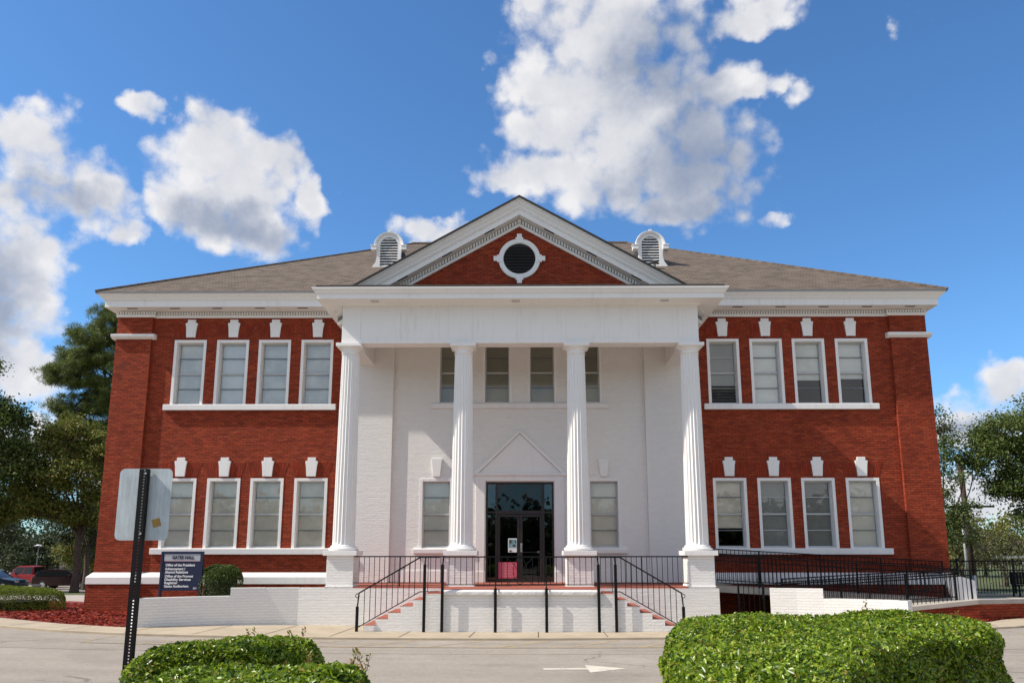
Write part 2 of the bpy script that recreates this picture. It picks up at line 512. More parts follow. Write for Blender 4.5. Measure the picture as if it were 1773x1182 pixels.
def glass(name, tint=(0.99, 0.99, 0.985), refl=0.7, base=0.02):
    m, T, b = new_mat(name)
    m.node_tree.nodes.remove(b)
    out = m.node_tree.nodes['Material Output']
    tr = T.n('ShaderNodeBsdfTransparent')
    T.put(tr.inputs[0], tint)
    gl = T.n('ShaderNodeBsdfGlossy')
    gl.inputs['Roughness'].default_value = 0.015
    T.put(gl.inputs[0], (0.9, 0.92, 0.94))
    fr = T.n('ShaderNodeFresnel')
    fr.inputs[0].default_value = 1.5
    tc = T.n('ShaderNodeTexCoord').outputs['Object']
    nd = T.n('ShaderNodeBump')
    nd.inputs['Strength'].default_value = 0.05
    nd.inputs['Distance'].default_value = 0.02
    T.link(T.noise(tc, 1.7, 2, 0.5), nd.inputs['Height'])
    T.link(nd.outputs[0], gl.inputs['Normal'])
    fac = T.math('MULTIPLY_ADD', fr.outputs[0], refl * 2.0, base, clamp=True)
    mx = T.n('ShaderNodeMixShader')
    T.link(fac, mx.inputs[0])
    T.link(tr.outputs[0], mx.inputs[1])
    T.link(gl.outputs[0], mx.inputs[2])
    T.link(mx.outputs[0], out.inputs[0])


glass('glass')
glass('glass_teal', (0.20, 0.36, 0.36), 0.7, 0.03)
glass('glass_door', (0.55, 0.58, 0.58), 0.5, 0.0)


# ------------------------------------------------------------------ mesh helper
def box_uv(me):
    """uv in metres on every face: u runs level, v runs up the slope"""
    n = len(me.polygons)
    if not n:
        return
    uvl = me.uv_layers.new(name='UVMap')
    co = np.empty(len(me.vertices) * 3, dtype=np.float64)
    me.vertices.foreach_get('co', co)
    co = co.reshape(-1, 3)
    lv = np.empty(len(me.loops), dtype=np.int32)
    me.loops.foreach_get('vertex_index', lv)
    lt = np.empty(n, dtype=np.int32)
    me.polygons.foreach_get('loop_total', lt)
    no = np.empty(n * 3)
    me.polygons.foreach_get('normal', no)
    no = no.reshape(-1, 3)
    fl = np.repeat(np.arange(n), lt)
    N = no[fl]
    Z = np.array([0, 0, 1.0])
    u = np.cross(np.broadcast_to(Z, N.shape), N)
    L = np.linalg.norm(u, axis=1)
    flat = L < 0.05
    u[flat] = (1, 0, 0)
    L[flat] = 1
    u /= L[:, None]
    v = np.cross(N, u)
    P = co[lv]
    uv = np.stack([(P * u).sum(1), (P * v).sum(1)], axis=1).astype(np.float32)
    uvl.data.foreach_set('uv', uv.ravel())


class MB:
    def __init__(self):
        self.v = []
        self.f = []

    def vt(self, pts):
        i = len(self.v)
        self.v += [tuple(p) for p in pts]
        return i

    def face(self, *pts):
        i = self.vt(pts)
        self.f.append(tuple(range(i, i + len(pts))))
        return self

    def box(self, x0, x1, y0, y1, z0, z1):
        i = self.vt([(x0, y0, z0), (x1, y0, z0), (x1, y1, z0), (x0, y1, z0), (x0, y0, z1), (x1, y0, z1), (x1, y1, z1), (x0, y1, z1)])
        for q in ((0, 3, 2, 1), (4, 5, 6, 7), (0, 1, 5, 4), (1, 2, 6, 5), (2, 3, 7, 6), (3, 0, 4, 7)):
            self.f.append(tuple(i + k for k in q))
        return self

    def prism_y(self, pts, y0, y1):
        """outline in xz, pushed from y0 to y1"""
        n = len(pts)
        i = self.vt([(x, y0, z) for x, z in pts] + [(x, y1, z) for x, z in pts])
        self.f.append(tuple(i + k for k in range(n)))
        self.f.append(tuple(i + n + k for k in reversed(range(n))))
        for k in range(n):
            a, b = k, (k + 1) % n
            self.f.append((i + b, i + a, i + n + a, i + n + b))
        return self

    def prism_x(self, pts, x0, x1):
        n = len(pts)
        i = self.vt([(x0, y, z) for y, z in pts] + [(x1, y, z) for y, z in pts])
        self.f.append(tuple(i + k for k in range(n)))
        self.f.append(tuple(i + n + k for k in reversed(range(n))))
        for k in range(n):
            a, b = k, (k + 1) % n
            self.f.append((i + b, i + a, i + n + a, i + n + b))
        return self

    def slab(self, poly, zf, h):
        """flat polygon with thickness; zf(x,y) gives the underside"""
        n = len(poly)
        i = self.vt([(x, y, zf(x, y)) for x, y in poly] + [(x, y, zf(x, y) + h) for x, y in poly])
        self.f.append(tuple(i + k for k in reversed(range(n))))
        self.f.append(tuple(i + n + k for k in range(n)))
        for k in range(n):
            a, b = k, (k + 1) % n
            self.f.append((i + a, i + b, i + n + b, i + n + a))
        return self

    def rings(self, rings, closed_ring=True, cap=True):
        m = len(rings[0])
        base = [self.vt(r) for r in rings]
        for a, b in zip(base, base[1:]):
            for k in range(m if closed_ring else m - 1):
                k2 = (k + 1) % m
                self.f.append((a + k, a + k2, b + k2, b + k))
        if cap:
            self.f.append(tuple(base[0] + k for k in reversed(range(m))))
            self.f.append(tuple(base[-1] + k for k in range(m)))
        return self

    def lathe(self, prof, cx, cy, seg=32):
        rr = []
        for r, z in prof:
            rr.append([(cx + r * math.cos(2 * math.pi * k / seg), cy + r * math.sin(2 * math.pi * k / seg), z) for k in range(seg)])
        return self.rings(rr)

    def tube(self, pts, rad, seg=6, cap=True):
        pts = [Vector(p) for p in pts]
        n = len(pts)
        if not hasattr(rad, '__len__'):
            rad = [rad] * n
        rr = []
        ref = None
        for k in range(n):
            t = (pts[min(k + 1, n - 1)] - pts[max(k - 1, 0)])
            if t.length < 1e-9:
                t = Vector((0, 0, 1))
            t.normalize()
            if ref is None:
                ref = Vector((1, 0, 0)) if abs(t.x) < 0.8 else Vector((0, 1, 0))
            a = (ref - t * ref.dot(t))
            if a.length < 1e-6:
                a = Vector((0, 1, 0)).cross(t)
            a.normalize()
            ref = a
            b = t.cross(a)
            rr.append([tuple(pts[k] + (a * math.cos(2 * math.pi * j / seg) + b * math.sin(2 * math.pi * j / seg)) * rad[k]) for j in range(seg)])
        return self.rings(rr, cap=cap)

    def bar(self, p, q, w=0.02, d=None):
        """square bar between two points"""
        p, q = Vector(p), Vector(q)
        d = d or w
        t = (q - p).normalized()
        a = Vector((1, 0, 0)) if abs(t.x) < 0.7 else Vector((0, 0, 1))
        a = (a - t * a.dot(t)).normalized()
        b = t.cross(a)
        rr = []
        for c in (p, q):
            rr.append([tuple(c + a * sx * w / 2 + b * sy * d / 2) for sx, sy in ((-1, -1), (1, -1), (1, 1), (-1, 1))])
        return self.rings(rr)

    def sweep(self, prof, path, side=1.0):
        """profile (out, z) along a level path with mitred corners; side=+1: outward is left of travel"""
        n = len(path)
        P = [Vector((x, y)) for x, y in path]
        nor = []
        for a, b in zip(P, P[1:]):
            t = (b - a).normalized()
            nor.append(Vector((-t.y, t.x)) * side)
        rr = []
        for k in range(n):
            if k == 0:
                m = nor[0]
            elif k == n - 1:
                m = nor[-1]
            else:
                m = nor[k - 1] + nor[k]
                m = m / max(0.2, m.dot(nor[k]))
            rr.append([(P[k].x + m.x * o, P[k].y + m.y * o, z) for o, z in prof])
        return self.rings(rr)

    def build(self, name, mat, parent=None, smooth=False, bevel=0.0, recalc=True, seg=1, origin=None):
        me = bpy.data.meshes.new(name)
        me.from_pydata(self.v, [], self.f)
        if recalc or bevel:
            bm = bmesh.new()
            bm.from_mesh(me)
            bmesh.ops.recalc_face_normals(bm, faces=bm.faces)
            if bevel:
                ed = [e for e in bm.edges if len(e.link_faces) == 2 and e.calc_face_angle(0) > 0.6]
                bmesh.ops.bevel(bm, geom=ed, offset=bevel, segments=seg, affect='EDGES', clamp_overlap=True)
            bm.to_mesh(me)
            bm.free()
        me.update()
        box_uv(me)
        me.materials.append(MATS[mat] if isinstance(mat, str) else mat)
        if smooth:
            me.polygons.foreach_set('use_smooth', [True] * len(me.polygons))
        o = bpy.data.objects.new(name, me)
        COL.objects.link(o)
        if parent is not None:
            o.parent = parent
            loc = parent_world(parent)
            me.transform(Matrix.Translation(-loc))
        elif origin is not None:
            me.transform(Matrix.Translation(-Vector(origin)))
            o.location = origin
        return o


def parent_world(o):
    v = Vector((0, 0, 0))
    while o is not None:
        v = v + Vector(o.location)
        o = o.parent
    return v


def empty(name, loc, label, cat, group=None, kind=None):
    o = bpy.data.objects.new(name, None)
    o.empty_display_size = 0.3
    COL.objects.link(o)
    o.location = loc
    tag(o, label, cat, group, kind)
    return o


def tag(o, label=None, cat=None, group=None, kind=None):
    if label:
        o['label'] = label
    if cat:
        o['category'] = cat
    if group:
        o['group'] = group
    if kind:
        o['kind'] = kind
    return o


def mat_more(o, *names):
    for n in names:
        o.data.materials.append(MATS[n])


def copy_tree(o, parent=None):
    c = o.copy()
    COL.objects.link(c)
    if parent is not None:
        c.parent = parent
    for ch in list(o.children):
        copy_tree(ch, c)
    return c


# ------------------------------------------------------------------ the ground
def sstep(a, b, x):
    t = max(0.0, min(1.0, (x - a) / (b - a)))
    return t * t * (3 - 2 * t)


def gz(x, y):
    front = 0.06 + 0.0012 * min(abs(x), 16.0) ** 2
    s = sstep(2, 46, y)
    z = front * (1 - s) - 1.0 * s
    return z if x < 5 else z * (1 - sstep(5, 12, x)) + sstep(5, 12, x) * (front * (1 - sstep(3, 14, y)) + 0.12 * sstep(3, 14, y))


def lerp_tab(tab, x):
    if x <= tab[0][0]:
        return tab[0][1]
    for (a, ya), (b, yb) in zip(tab, tab[1:]):
        if x <= b:
            return ya + (yb - ya) * (x - a) / (b - a)
    return tab[-1][1]


Y_FRONT = [(-300, 30), (-60, 12), (-24, 0.5), (-16, -3.0), (-12, -4.6), (-10.3, -5.2), (-8.6, -5.5), (-5.7, -5.62), (0, -5.58), (3.7, -5.42), (7.5, -5.0), (11.5, -4.35), (13.5, -3.4), (17, -1.4), (24, 2.5), (60, 14), (300, 30)]
Y_BACK = [(-300, 33), (-60, 15), (-24, 2.4), (-16, -1.2), (-13.1, -2.9), (-11.1, -3.84), (-9.1, -4.4), (-7.9, -3.5), (-5, -2.8), (5, -2.8), (8, -2.8), (9.6, -3.3), (11.4, -3.35), (13, -2.1), (17, 0.4), (24, 4.5), (60, 17), (300, 33)]


def grid_sheet(name, xs, yrows, off, mat, kind='structure'):
    """yrows(x) gives the list of y for that column"""
    mb = MB()
    cols = []
    for x in xs:
        ys = yrows(x)
        cols.append(mb.vt([(x, y, gz(x, y) + off) for y in ys]))
        m = len(ys)
    for a, b in zip(cols, cols[1:]):
        for k in range(m - 1):
            mb.f.append((a + k, b + k, b + k + 1, a + k + 1))
    o = mb.build(name, mat, recalc=False, smooth=True)
    o['kind'] = kind
    return o


XS = [-900, -500, -300, -150, -100, -60, -45] + [-36 + 1.5 * k for k in range(49)] + [45, 60, 100, 150, 300, 500, 900]
YG = [-80, -60, -40, -30, -25, -20, -16, -12, -9] + [-7 + 1.5 * k for k in range(40)] + [60, 75, 100, 150, 300, 600, 1500]
grid_sheet('ground', XS, lambda x: YG, -0.03, 'grass_mat')


def xs_fine(a, b, n):
    return [a + (b - a) * k / n for k in range(n + 1)]


grid_sheet('road', [-300, -150, -80, -50] + xs_fine(-40, 40, 100) + [50, 80, 150, 300],
           lambda x: [-70, -40, -28, -20, -15, -12, -10, -8.5, -7.2, lerp_tab(Y_FRONT, x) - 0.9, lerp_tab(Y_FRONT, x) + 0.02], 0.0, 'asphalt')


def sidewalk():
    mb = MB()
    prev = None
    xs = [-60, -40, -30] + xs_fine(-26, 26, 104) + [30, 40, 60]
    for x in xs:
        yf, yb = lerp_tab(Y_FRONT, x), lerp_tab(Y_BACK, x)
        z0, z1 = gz(x, yf), gz(x, yb)
        i = mb.vt([(x, yf, z0 - 0.05), (x, yf, z0 + 0.045), (x, yf + 0.03, z0 + 0.06), (x, yb, z1 + 0.06), (x, yb + 0.02, z1 - 0.02)])
        if prev is not None:
            for k in range(4):
                mb.f.append((prev + k, i + k, i + k + 1, prev + k + 1))
        prev = i
    o = mb.build('sidewalk', 'concrete_tan', recalc=False)
    o['kind'] = 'structure'
    # tooled joints every 1.5 m
    jb = MB()
    for k in range(-14, 15):
        x = k * 1.52 + 0.4
        yf, yb = lerp_tab(Y_FRONT, x) + 0.03, lerp_tab(Y_BACK, x) - 0.02
        m = 0.14 if x < 0 else 0.05
        zf, zb = gz(x, yf) + 0.064, gz(x, yb) + 0.064
        jb.face((x - 0.009, yf, zf), (x + 0.009, yf, zf), (x + 0.009 + m, yb, zb), (x - 0.009 + m, yb, zb))
    j = jb.build('sidewalk_joint', 'slot_dark', o, recalc=False)


sidewalk()


def patch(name, poly, off, mat, kind='structure', n=10, label=None):
    """polygon sheet following the ground"""
    bm = bmesh.new()
    vs = [bm.verts.new((x, y, 0)) for x, y in poly]
    bm.faces.new(vs)
    x0, x1 = min(p[0] for p in poly), max(p[0] for p in poly)
    y0, y1 = min(p[1] for p in poly), max(p[1] for p in poly)
    for k in range(1, n):
        bmesh.ops.bisect_plane(bm, geom=bm.verts[:] + bm.edges[:] + bm.faces[:], plane_co=(x0 + (x1 - x0) * k / n, 0, 0), plane_no=(1, 0, 0))
        bmesh.ops.bisect_plane(bm, geom=bm.verts[:] + bm.edges[:] + bm.faces[:], plane_co=(0, y0 + (y1 - y0) * k / n, 0), plane_no=(0, 1, 0))
    for v in bm.verts:
        v.co.z = gz(v.co.x, v.co.y) + off
    bmesh.ops.recalc_face_normals(bm, faces=bm.faces)
    me = bpy.data.meshes.new(name)
    bm.to_mesh(me)
    bm.free()
    box_uv(me)
    me.materials.append(MATS[mat])
    o = bpy.data.objects.new(name, me)
    COL.objects.link(o)
    o['kind'] = kind
    return o


def yb_pts(a, b, n=10, d=-0.03):
    return [(x, lerp_tab(Y_BACK, x) + d) for x in xs_fine(a, b, n)]


patch('mulch_bed', yb_pts(-17.5, -9.0, 14, 0.03) + [(-9.0, -0.3), (-12.5, 0.2), (-12.9, 2.6), (-14.5, 3.4), (-17.5, 3.0)], 0.055, 'mulch_red')
patch('mulch_bed', yb_pts(9.9, 17.5, 14, 0.03) + [(17.5, 0.9), (16.4, -1.1), (11.42, -2.85), (9.9, -2.85)], 0.055, 'mulch_red')
patch('mulch_bed', [(-26.5, 18.2), (-23.5, 17.4), (-20.5, 18.5), (-20.0, 22), (-23, 24), (-26.5, 22.5)], 0.012, 'mulch_red')
patch('path', [(-30, 5.2), (-12.6, 3.6), (-12.6, 8.6), (-30, 9.6)], 0.004, 'concrete_grey')
patch('parking_lot', [(-90, 28.5), (-12, 29.5), (-12, 62), (-90, 62)], 0.004, 'asphalt', n=16)


def mulch_chips(x0, x1, y1f, n, seed):
    r = np.random.RandomState(seed)
    mb = MB()
    for _ in range(n):
        x = r.uniform(x0, x1)
        yb = lerp_tab(Y_BACK, x) + 0.06
        y = yb + (y1f(x) - yb) * r.rand()
        z = gz(x, y) + 0.06 + 0.02 * r.rand()
        a = r.rand() * 6.28
        L, w = r.uniform(0.03, 0.075), r.uniform(0.008, 0.02)
        c, s = math.cos(a), math.sin(a)
        t = r.uniform(-0.02, 0.02)
        mb.face((x - c * L + s * w, y - s * L - c * w, z - t), (x + c * L + s * w, y + s * L - c * w, z + t), (x + c * L - s * w, y + s * L + c * w, z + t + 0.01), (x - c * L - s * w, y - s * L + c * w, z - t + 0.01))
    o = mb.build('mulch_chips', 'mulch_chip', recalc=False)
    o['kind'] = 'stuff'


mulch_chips(-17, -9.05, lambda x: -0.4 if x > -12.4 else 2.4, 5200, 3)
mulch_chips(10, 17, lambda x: -3.02 + max(0, x - 11.42) * 0.34, 2200, 4)


def stripe(mb, p, q, w, off=0.004):
    n = 6
    a, b = Vector(p), Vector(q)
    t = (b - a).normalized()
    s = Vector((-t.y, t.x)) * w / 2
    for k in range(n):
        c, d = a + (b - a) * k / n, a + (b - a) * (k + 1) / n
        pts = [c - s, d - s, d + s, c + s]
        mb.face(*[(v.x, v.y, gz(v.x, v.y) + off) for v in pts])


mk = MB()
for k in range(-5, 3):
    x = -0.56 + 1.46 * k
    yf = lerp_tab(Y_FRONT, x + 1.2)
    stripe(mk, (x, -6.98), (x + 1.2, yf - 0.12), 0.10)
stripe(mk, (-8.95, -6.68), (-8.86, -5.62), 0.10)
ln = MB()
for a, b in zip(xs_fine(-8.9, 4.6, 8), xs_fine(-8.9, 4.6, 8)[1:]):
    stripe(mk, (a, -6.95), (b, -6.95), 0.10, 0.008)
stripe(mk, (10.95, -5.35), (11.5, -6.9), 0.14)
o = mk.build('road_marking', 'paint_yellow', recalc=False)
o['kind'] = 'structure'
ar = MB()
stripe(ar, (0.38, -9.98), (1.12, -9.95), 0.17)
ar.face(*[(x, y, gz(x, y) + 0.004) for x, y in ((1.12, -10.38), (1.76, -9.93), (1.10, -9.50))])
o = ar.build('road_marking', 'paint_white', recalc=False)
o['kind'] = 'structure'

# ------------------------------------------------------------------ the hall
HALL = empty('brick_hall', (0, 0, 0), 'two storey red brick hall with a white columned portico and hipped shingle roof', 'building')


def wall_grid(mb, x0, x1, z0, z1, y, holes, th=0.3):
    xs = sorted({x0, x1} | {h[0] for h in holes} | {h[1] for h in holes})
    zs = sorted({z0, z1} | {h[2] for h in holes} | {h[3] for h in holes})
    for a, b in zip(xs, xs[1:]):
        for c, d in zip(zs, zs[1:]):
            mx, mz = (a + b) / 2, (c + d) / 2
            if any(h[0] < mx < h[1] and h[2] < mz < h[3] for h in holes):
                continue
            mb.face((a, y, c), (b, y, c), (b, y, d), (a, y, d))
            mb.face((a, y + th, d), (b, y + th, d), (b, y + th, c), (a, y + th, c))
    for a, b, c, d in holes:
        mb.face((a, y, c), (a, y + th, c), (a, y + th, d), (a, y, d))
        mb.face((b, y + th, c), (b, y, c), (b, y, d), (b, y + th, d))
        mb.face((a, y, d), (a, y + th, d), (b, y + th, d), (b, y, d))
        mb.face((a, y + th, c), (a, y, c), (b, y, c), (b, y + th, c))


UW = [10.03, 8.73, 7.45, 6.15]
UPZ = (6.28, 8.29)
LOZ = (2.05, 4.08)
HW = 0.49
WALL_TOP = 8.98
for s in (-1, 1):
    holes = []
    for x in UW:
        for z in (UPZ, LOZ):
            holes.append((s * x - HW, s * x + HW, z[0], z[1]))
    mb = MB()
    a, b = sorted((s * 12.2, s * 4.97))
    wall_grid(mb, a, b, -0.3, 9.3, 0.0, holes)
    mb.build('wall', 'red_brick', HALL, recalc=False)
    # corner pilaster
    pb = MB()
    a, b = sorted((s * 12.28, s * 11.2))
    pb.box(a, b, -0.11, 0.4, 1.36, WALL_TOP + 0.02)
    pb.build('pilaster', 'red_brick', HALL)
    pb = MB()
    a, b = sorted((s * 12.42, s * 11.12))
    pb.box(a, b, -0.21, 0.4, -0.3, 1.06)
    pb.build('plinth', 'red_brick', HALL)
    cb = MB()
    a, b = sorted((s * 12.40, s * 11.08))
    cb.prism_x([(-0.12, 8.29), (-0.17, 8.32), (-0.22, 8.36), (-0.23, 8.43), (-0.12, 8.45), (0.2, 8.45), (0.2, 8.29)], a, b)
    cb.build('pilaster_cap', 'white_paint', HALL, bevel=0.006)
    # base band, stepping out round the pilaster
    bd = MB()
    prof = [(0.0, 1.05), (0.13, 1.05), (0.13, 1.24), (0.0, 1.37)]
    path = [(s * 4.98, 0.0), (s * 11.12, 0.0), (s * 11.12, -0.11), (s * 12.30, -0.11), (s * 12.30, 15)]
    bd.sweep(prof, path, 1.0 if s < 0 else -1.0)
    bd.build('base_band', 'white_paint', HALL)
    pl = MB()
    a, b = sorted((s * 11.14, s * 4.98))
    pl.box(a, b, -0.10, 0.1, -0.3, 1.05)
    pl.build('plinth', 'red_brick', HALL)
    # side wall and rear
    sw = MB()
    a, b = sorted((s * 12.24, s * 11.94))
    sw.box(a, b, 0.38, 16.4, -1.2, 9.3)
    sw.build('wall', 'red_brick', HALL)
    # long sills
    for z, x0, x1 in ((6.28, 5.50, 10.68), (2.05, 5.5, 10.72)):
        sb = MB()
        a, b = sorted((s * x0, s * x1))
        if z < 3:
            a, b = sorted((s * 4.98, s * x1))
        sb.prism_x([(-0.11, z - 0.17), (-0.115, z - 0.01), (-0.10, z), (0.0, z + 0.006), (0.0, z - 0.17)], a, b)
        sb.build('sill', 'white_paint', HALL, bevel=0.006)
    # keystones and brick flat arches
    for x in UW:
        for z0, z1 in ((8.36, 8.92), (4.13, 4.69)):
            k = MB()
            c = s * x
            k.prism_y([(c - 0.135, z0), (c + 0.135, z0), (c + 0.175, z1 - 0.10), (c + 0.12, z1 - 0.10), (c + 0.12, z1), (c - 0.12, z1), (c - 0.12, z1 - 0.10), (c - 0.175, z1 - 0.10)], -0.055, -0.001)
            k.prism_y([(c - 0.10, z0 + 0.0), (c + 0.10, z0 + 0.0), (c + 0.19, z1 - 0.115), (c - 0.19, z1 - 0.115)], -0.052, -0.002)
            k.build('keystone', 'white_paint', HALL, bevel=0.005)
            for e in (-1, 1):
                ab = MB()
                # voussoirs leaning outwards
                n = 6
                for q in range(n):
                    f0, f1 = q / n, (q + 0.86) / n
                    xa0, xa1 = c + e * (0.14 + 0.36 * f0), c + e * (0.14 + 0.36 * f1)
                    xb0, xb1 = c + e * (0.20 + 0.42 * f0), c + e * (0.20 + 0.42 * f1)
                    zt = z0 + 0.40
                    ab.prism_y([(xa0, z0 - 0.0), (xa1, z0 - 0.0), (xb1, zt), (xb0, zt)], -0.008, 0.02)
                ab.build('flat_arch', 'red_brick_arch', HALL)

# rear wall and floor plates keep the inside dark
mb = MB()
mb.box(-12.2, 12.2, 16.1, 16.4, -1.2, 9.3)
mb.build('wall', 'red_brick', HALL)
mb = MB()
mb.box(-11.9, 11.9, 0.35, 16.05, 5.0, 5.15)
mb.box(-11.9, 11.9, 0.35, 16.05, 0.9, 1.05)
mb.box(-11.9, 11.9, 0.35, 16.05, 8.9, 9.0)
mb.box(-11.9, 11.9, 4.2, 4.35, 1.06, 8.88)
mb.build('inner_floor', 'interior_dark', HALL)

# white centre wall behind the columns
ctr_holes = [(x - 0.45, x + 0.45, UPZ[0] + 0.06, 8.30) for x in (-2.05, -0.68, 0.68, 2.05)]
low_holes = [(-2.95, -1.97, 2.05, 4.08), (1.99, 2.97, 2.05, 4.08), (-1.0, 1.0, 1.07, 3.98)]
mb = MB()
wall_grid(mb, -3.8, 3.75, 0.9, 8.7, 0.10, ctr_holes + low_holes, 0.25)
for a, b in ((-5.0, -3.8), (3.75, 5.0)):
    mb.box(a, b, -0.004, 0.3, 0.9, 8.7)
mb.build('porch_wall', 'white_brick', HALL, recalc=False)
mb = MB()
mb.prism_x([(0.02, 6.17), (0.015, 6.30), (0.03, 6.33), (0.10, 6.33), (0.10, 6.17)], -2.66, 2.66)
mb.build('sill', 'white_paint', HALL, bevel=0.006)
for a, b in ((-3.1, -1.42), (1.42, 3.12)):
    mb = MB()
    mb.prism_x([(0.0, 1.91), (-0.005, 2.03), (0.02, 2.05), (0.10, 2.05), (0.10, 1.91)], a, b)
    mb.build('sill', 'white_paint', HALL, bevel=0.006)
for c in (-2.46, 2.48):
    k = MB()
    z0, z1 = 4.13, 4.66
    k.prism_y([(c - 0.10, z0), (c + 0.10, z0), (c + 0.16, z1 - 0.0), (c - 0.16, z1 - 0.0)], 0.03, 0.101)
    k.build('keystone', 'white_paint', HALL, bevel=0.005)
for a, b in ((-3.8, -1.36), (1.36, 3.75)):
    mb = MB()
    mb.box(a, b, 0.07, 0.101, 1.09, 1.42)
    mb.build('base_band', 'white_paint', HALL, bevel=0.005)


def window(cx, z0, z1, hw, wy, blind, drop=1.0, casing=True, reveal=0.23, louver=False, frame_mat='white_paint', gap=0.0):
    """white cased double-hung window: casing, deep reveal, sash, glass and a blind behind"""
    f = MB()
    c = 0.085
    y0 = wy - 0.014
    x0, x1 = cx - hw, cx + hw
    yr = wy + reveal
    # casing and reveal lining in one frame section on each side
    f.box(x0, x0 + c, y0, yr, z0, z1)
    f.box(x1 - c, x1, y0, yr, z0, z1)
    f.box(x0 + c, x1 - c, y0, yr, z1 - c, z1)
    f.box(x0 + c, x1 - c, wy + 0.02, yr, z0, z0 + 0.03)
    fr = f.build('window', frame_mat, HALL, bevel=0.004)
    ix0, ix1, iz0, iz1 = x0 + c, x1 - c, z0 + 0.03, z1 - c
    s = MB()
    st = 0.04
    ys = yr - 0.055
    s.box(ix0, ix0 + st, ys, yr, iz0, iz1)
    s.box(ix1 - st, ix1, ys, yr, iz0, iz1)
    s.box(ix0 + st, ix1 - st, ys, yr, iz0, iz0 + 0.045)
    s.box(ix0 + st, ix1 - st, ys, yr, iz1 - 0.045, iz1)
    H = iz1 - iz0
    s.box(ix0 + st, ix1 - st, ys - 0.02, yr - 0.002, iz0 + H * 0.5 - 0.025, iz0 + H * 0.5 + 0.025)
    s.build('sash', 'trim_grey', fr)
    m = MB()
    for q in (0.255, 0.755):
        m.box(ix0 + st, ix1 - st, ys + 0.012, yr - 0.012, iz0 + H * q - 0.012, iz0 + H * q + 0.012)
    m.build('glazing_bar', 'trim_dark' if blind != 'blind_grey' else 'trim_grey', fr)
    g = MB()
    g.face((ix0 + st, yr - 0.03, iz0 + 0.045), (ix1 - st, yr - 0.03, iz0 + 0.045), (ix1 - st, yr - 0.03, iz1 - 0.045), (ix0 + st, yr - 0.03, iz1 - 0.045))
    g.build('pane', 'glass', fr, recalc=False)
    zb = iz0 + H * (1 - drop)
    b = MB()
    r2 = random.Random(int(cx * 1000 + z0 * 77))
    nn = 10
    pts = []
    for k in range(nn + 1):
        pts.append((yr + 0.015 + 0.006 * r2.uniform(-1, 1), zb + (iz1 - zb) * k / nn))
    for (ya, za), (yb_, zb_) in zip(pts, pts[1:]):
        b.face((ix0 + gap, ya, za), (ix1 - gap, ya, za), (ix1 - gap, yb_, zb_), (ix0 + gap, yb_, zb_))
    if drop < 0.97:
        b.box(ix0 + gap, ix1 - gap, yr + 0.005, yr + 0.03, zb - 0.02, zb + 0.012)
    b.build('blind', blind + ('_aged' if r2.random() < 0.45 else ''), fr, recalc=False, smooth=False)
    if louver:
        lv = MB()
        zt = iz0 + 0.045 + 0.52
        n = 6
        for k in range(n):
            z = iz0 + 0.06 + k * (0.52 / n)
            lv.prism_x([(yr - 0.075, z), (yr - 0.07, z + 0.012), (yr - 0.035, z + 0.065), (yr - 0.04, z + 0.05)], ix0 + st, ix1 - st)
        lv.build('louver', 'slot_dark', fr)
    return fr


for i, x in enumerate(UW):
    window(-x, UPZ[0], UPZ[1], HW, 0.0, 'blind_cream', 0.985 if i == 0 else 1.0)
    window(-x, LOZ[0], LOZ[1], HW, 0.0, 'blind_tan', (1.0, 0.99, 1.0, 1.0)[i])
for x, b, d, lv in ((6.15, 'blind_grey', 0.78, True), (7.45, 'blind_cream', 0.98, False), (8.73, 'blind_cream', 0.60, False), (10.03, 'blind_cream', 0.58, False)):
    window(x, UPZ[0], UPZ[1], HW, 0.0, b, d, louver=lv)
for x, b, d in ((6.15, 'blind_tan', 0.70), (7.45, 'blind_grey', 1.0), (8.73, 'blind_grey', 1.0), (10.03, 'blind_tan', 1.0)):
    window(x, LOZ[0], LOZ[1], HW, 0.0, b, d)
for x in (-2.05, -0.68, 0.68, 2.05):
    window(x, UPZ[0] + 0.06, 8.30, 0.45, 0.10, 'blind_olive', 0.97, reveal=0.2)
window(-2.46, 2.05, 4.08, 0.49, 0.10, 'blind_tan', 1.0, reveal=0.2)
window(2.48, 2.05, 4.08, 0.49, 0.10, 'blind_tan', 1.0, reveal=0.2)


# ---- entrance door
DY = 0.22
door = MB()
for a, b, c, d in ((-1.0, -0.95, 1.08, 3.98), (0.95, 1.0, 1.08, 3.98), (-0.95, 0.95, 3.92, 3.98), (-0.72, -0.655, 1.08, 3.92), (0.655, 0.72, 1.08, 3.92),
                   (-0.655, 0.655, 3.05, 3.14), (-0.95, -0.72, 3.07, 3.12), (0.72, 0.95, 3.07, 3.12)):
    door.box(a, b, DY - 0.06, DY + 0.06, c, d)
for a in (-0.95, 0.72):
    door.box(a, a + 0.23, DY - 0.05, DY + 0.05, 1.08, 1.14)
DOOR = door.build('entrance_door', 'bronze', HALL)
for a, b in ((-0.655, -0.004), (0.004, 0.655)):
    lf = MB()
    lf.box(a, a + 0.075, DY - 0.025, DY + 0.025, 1.10, 3.045)
    lf.box(b - 0.075, b, DY - 0.025, DY + 0.025, 1.10, 3.045)
    lf.box(a + 0.075, b - 0.075, DY - 0.025, DY + 0.025, 1.10, 1.26)
    lf.box(a + 0.075, b - 0.075, DY - 0.025, DY + 0.025, 2.96, 3.045)
    lf.build('door_leaf', 'bronze', DOOR, bevel=0.004)
    g = MB()
    g.face((a + 0.075, DY, 1.26), (b - 0.075, DY, 1.26), (b - 0.075, DY, 2.96), (a + 0.075, DY, 2.96))
    g.build('door_pane', 'glass_door', DOOR, recalc=False)
g = MB()
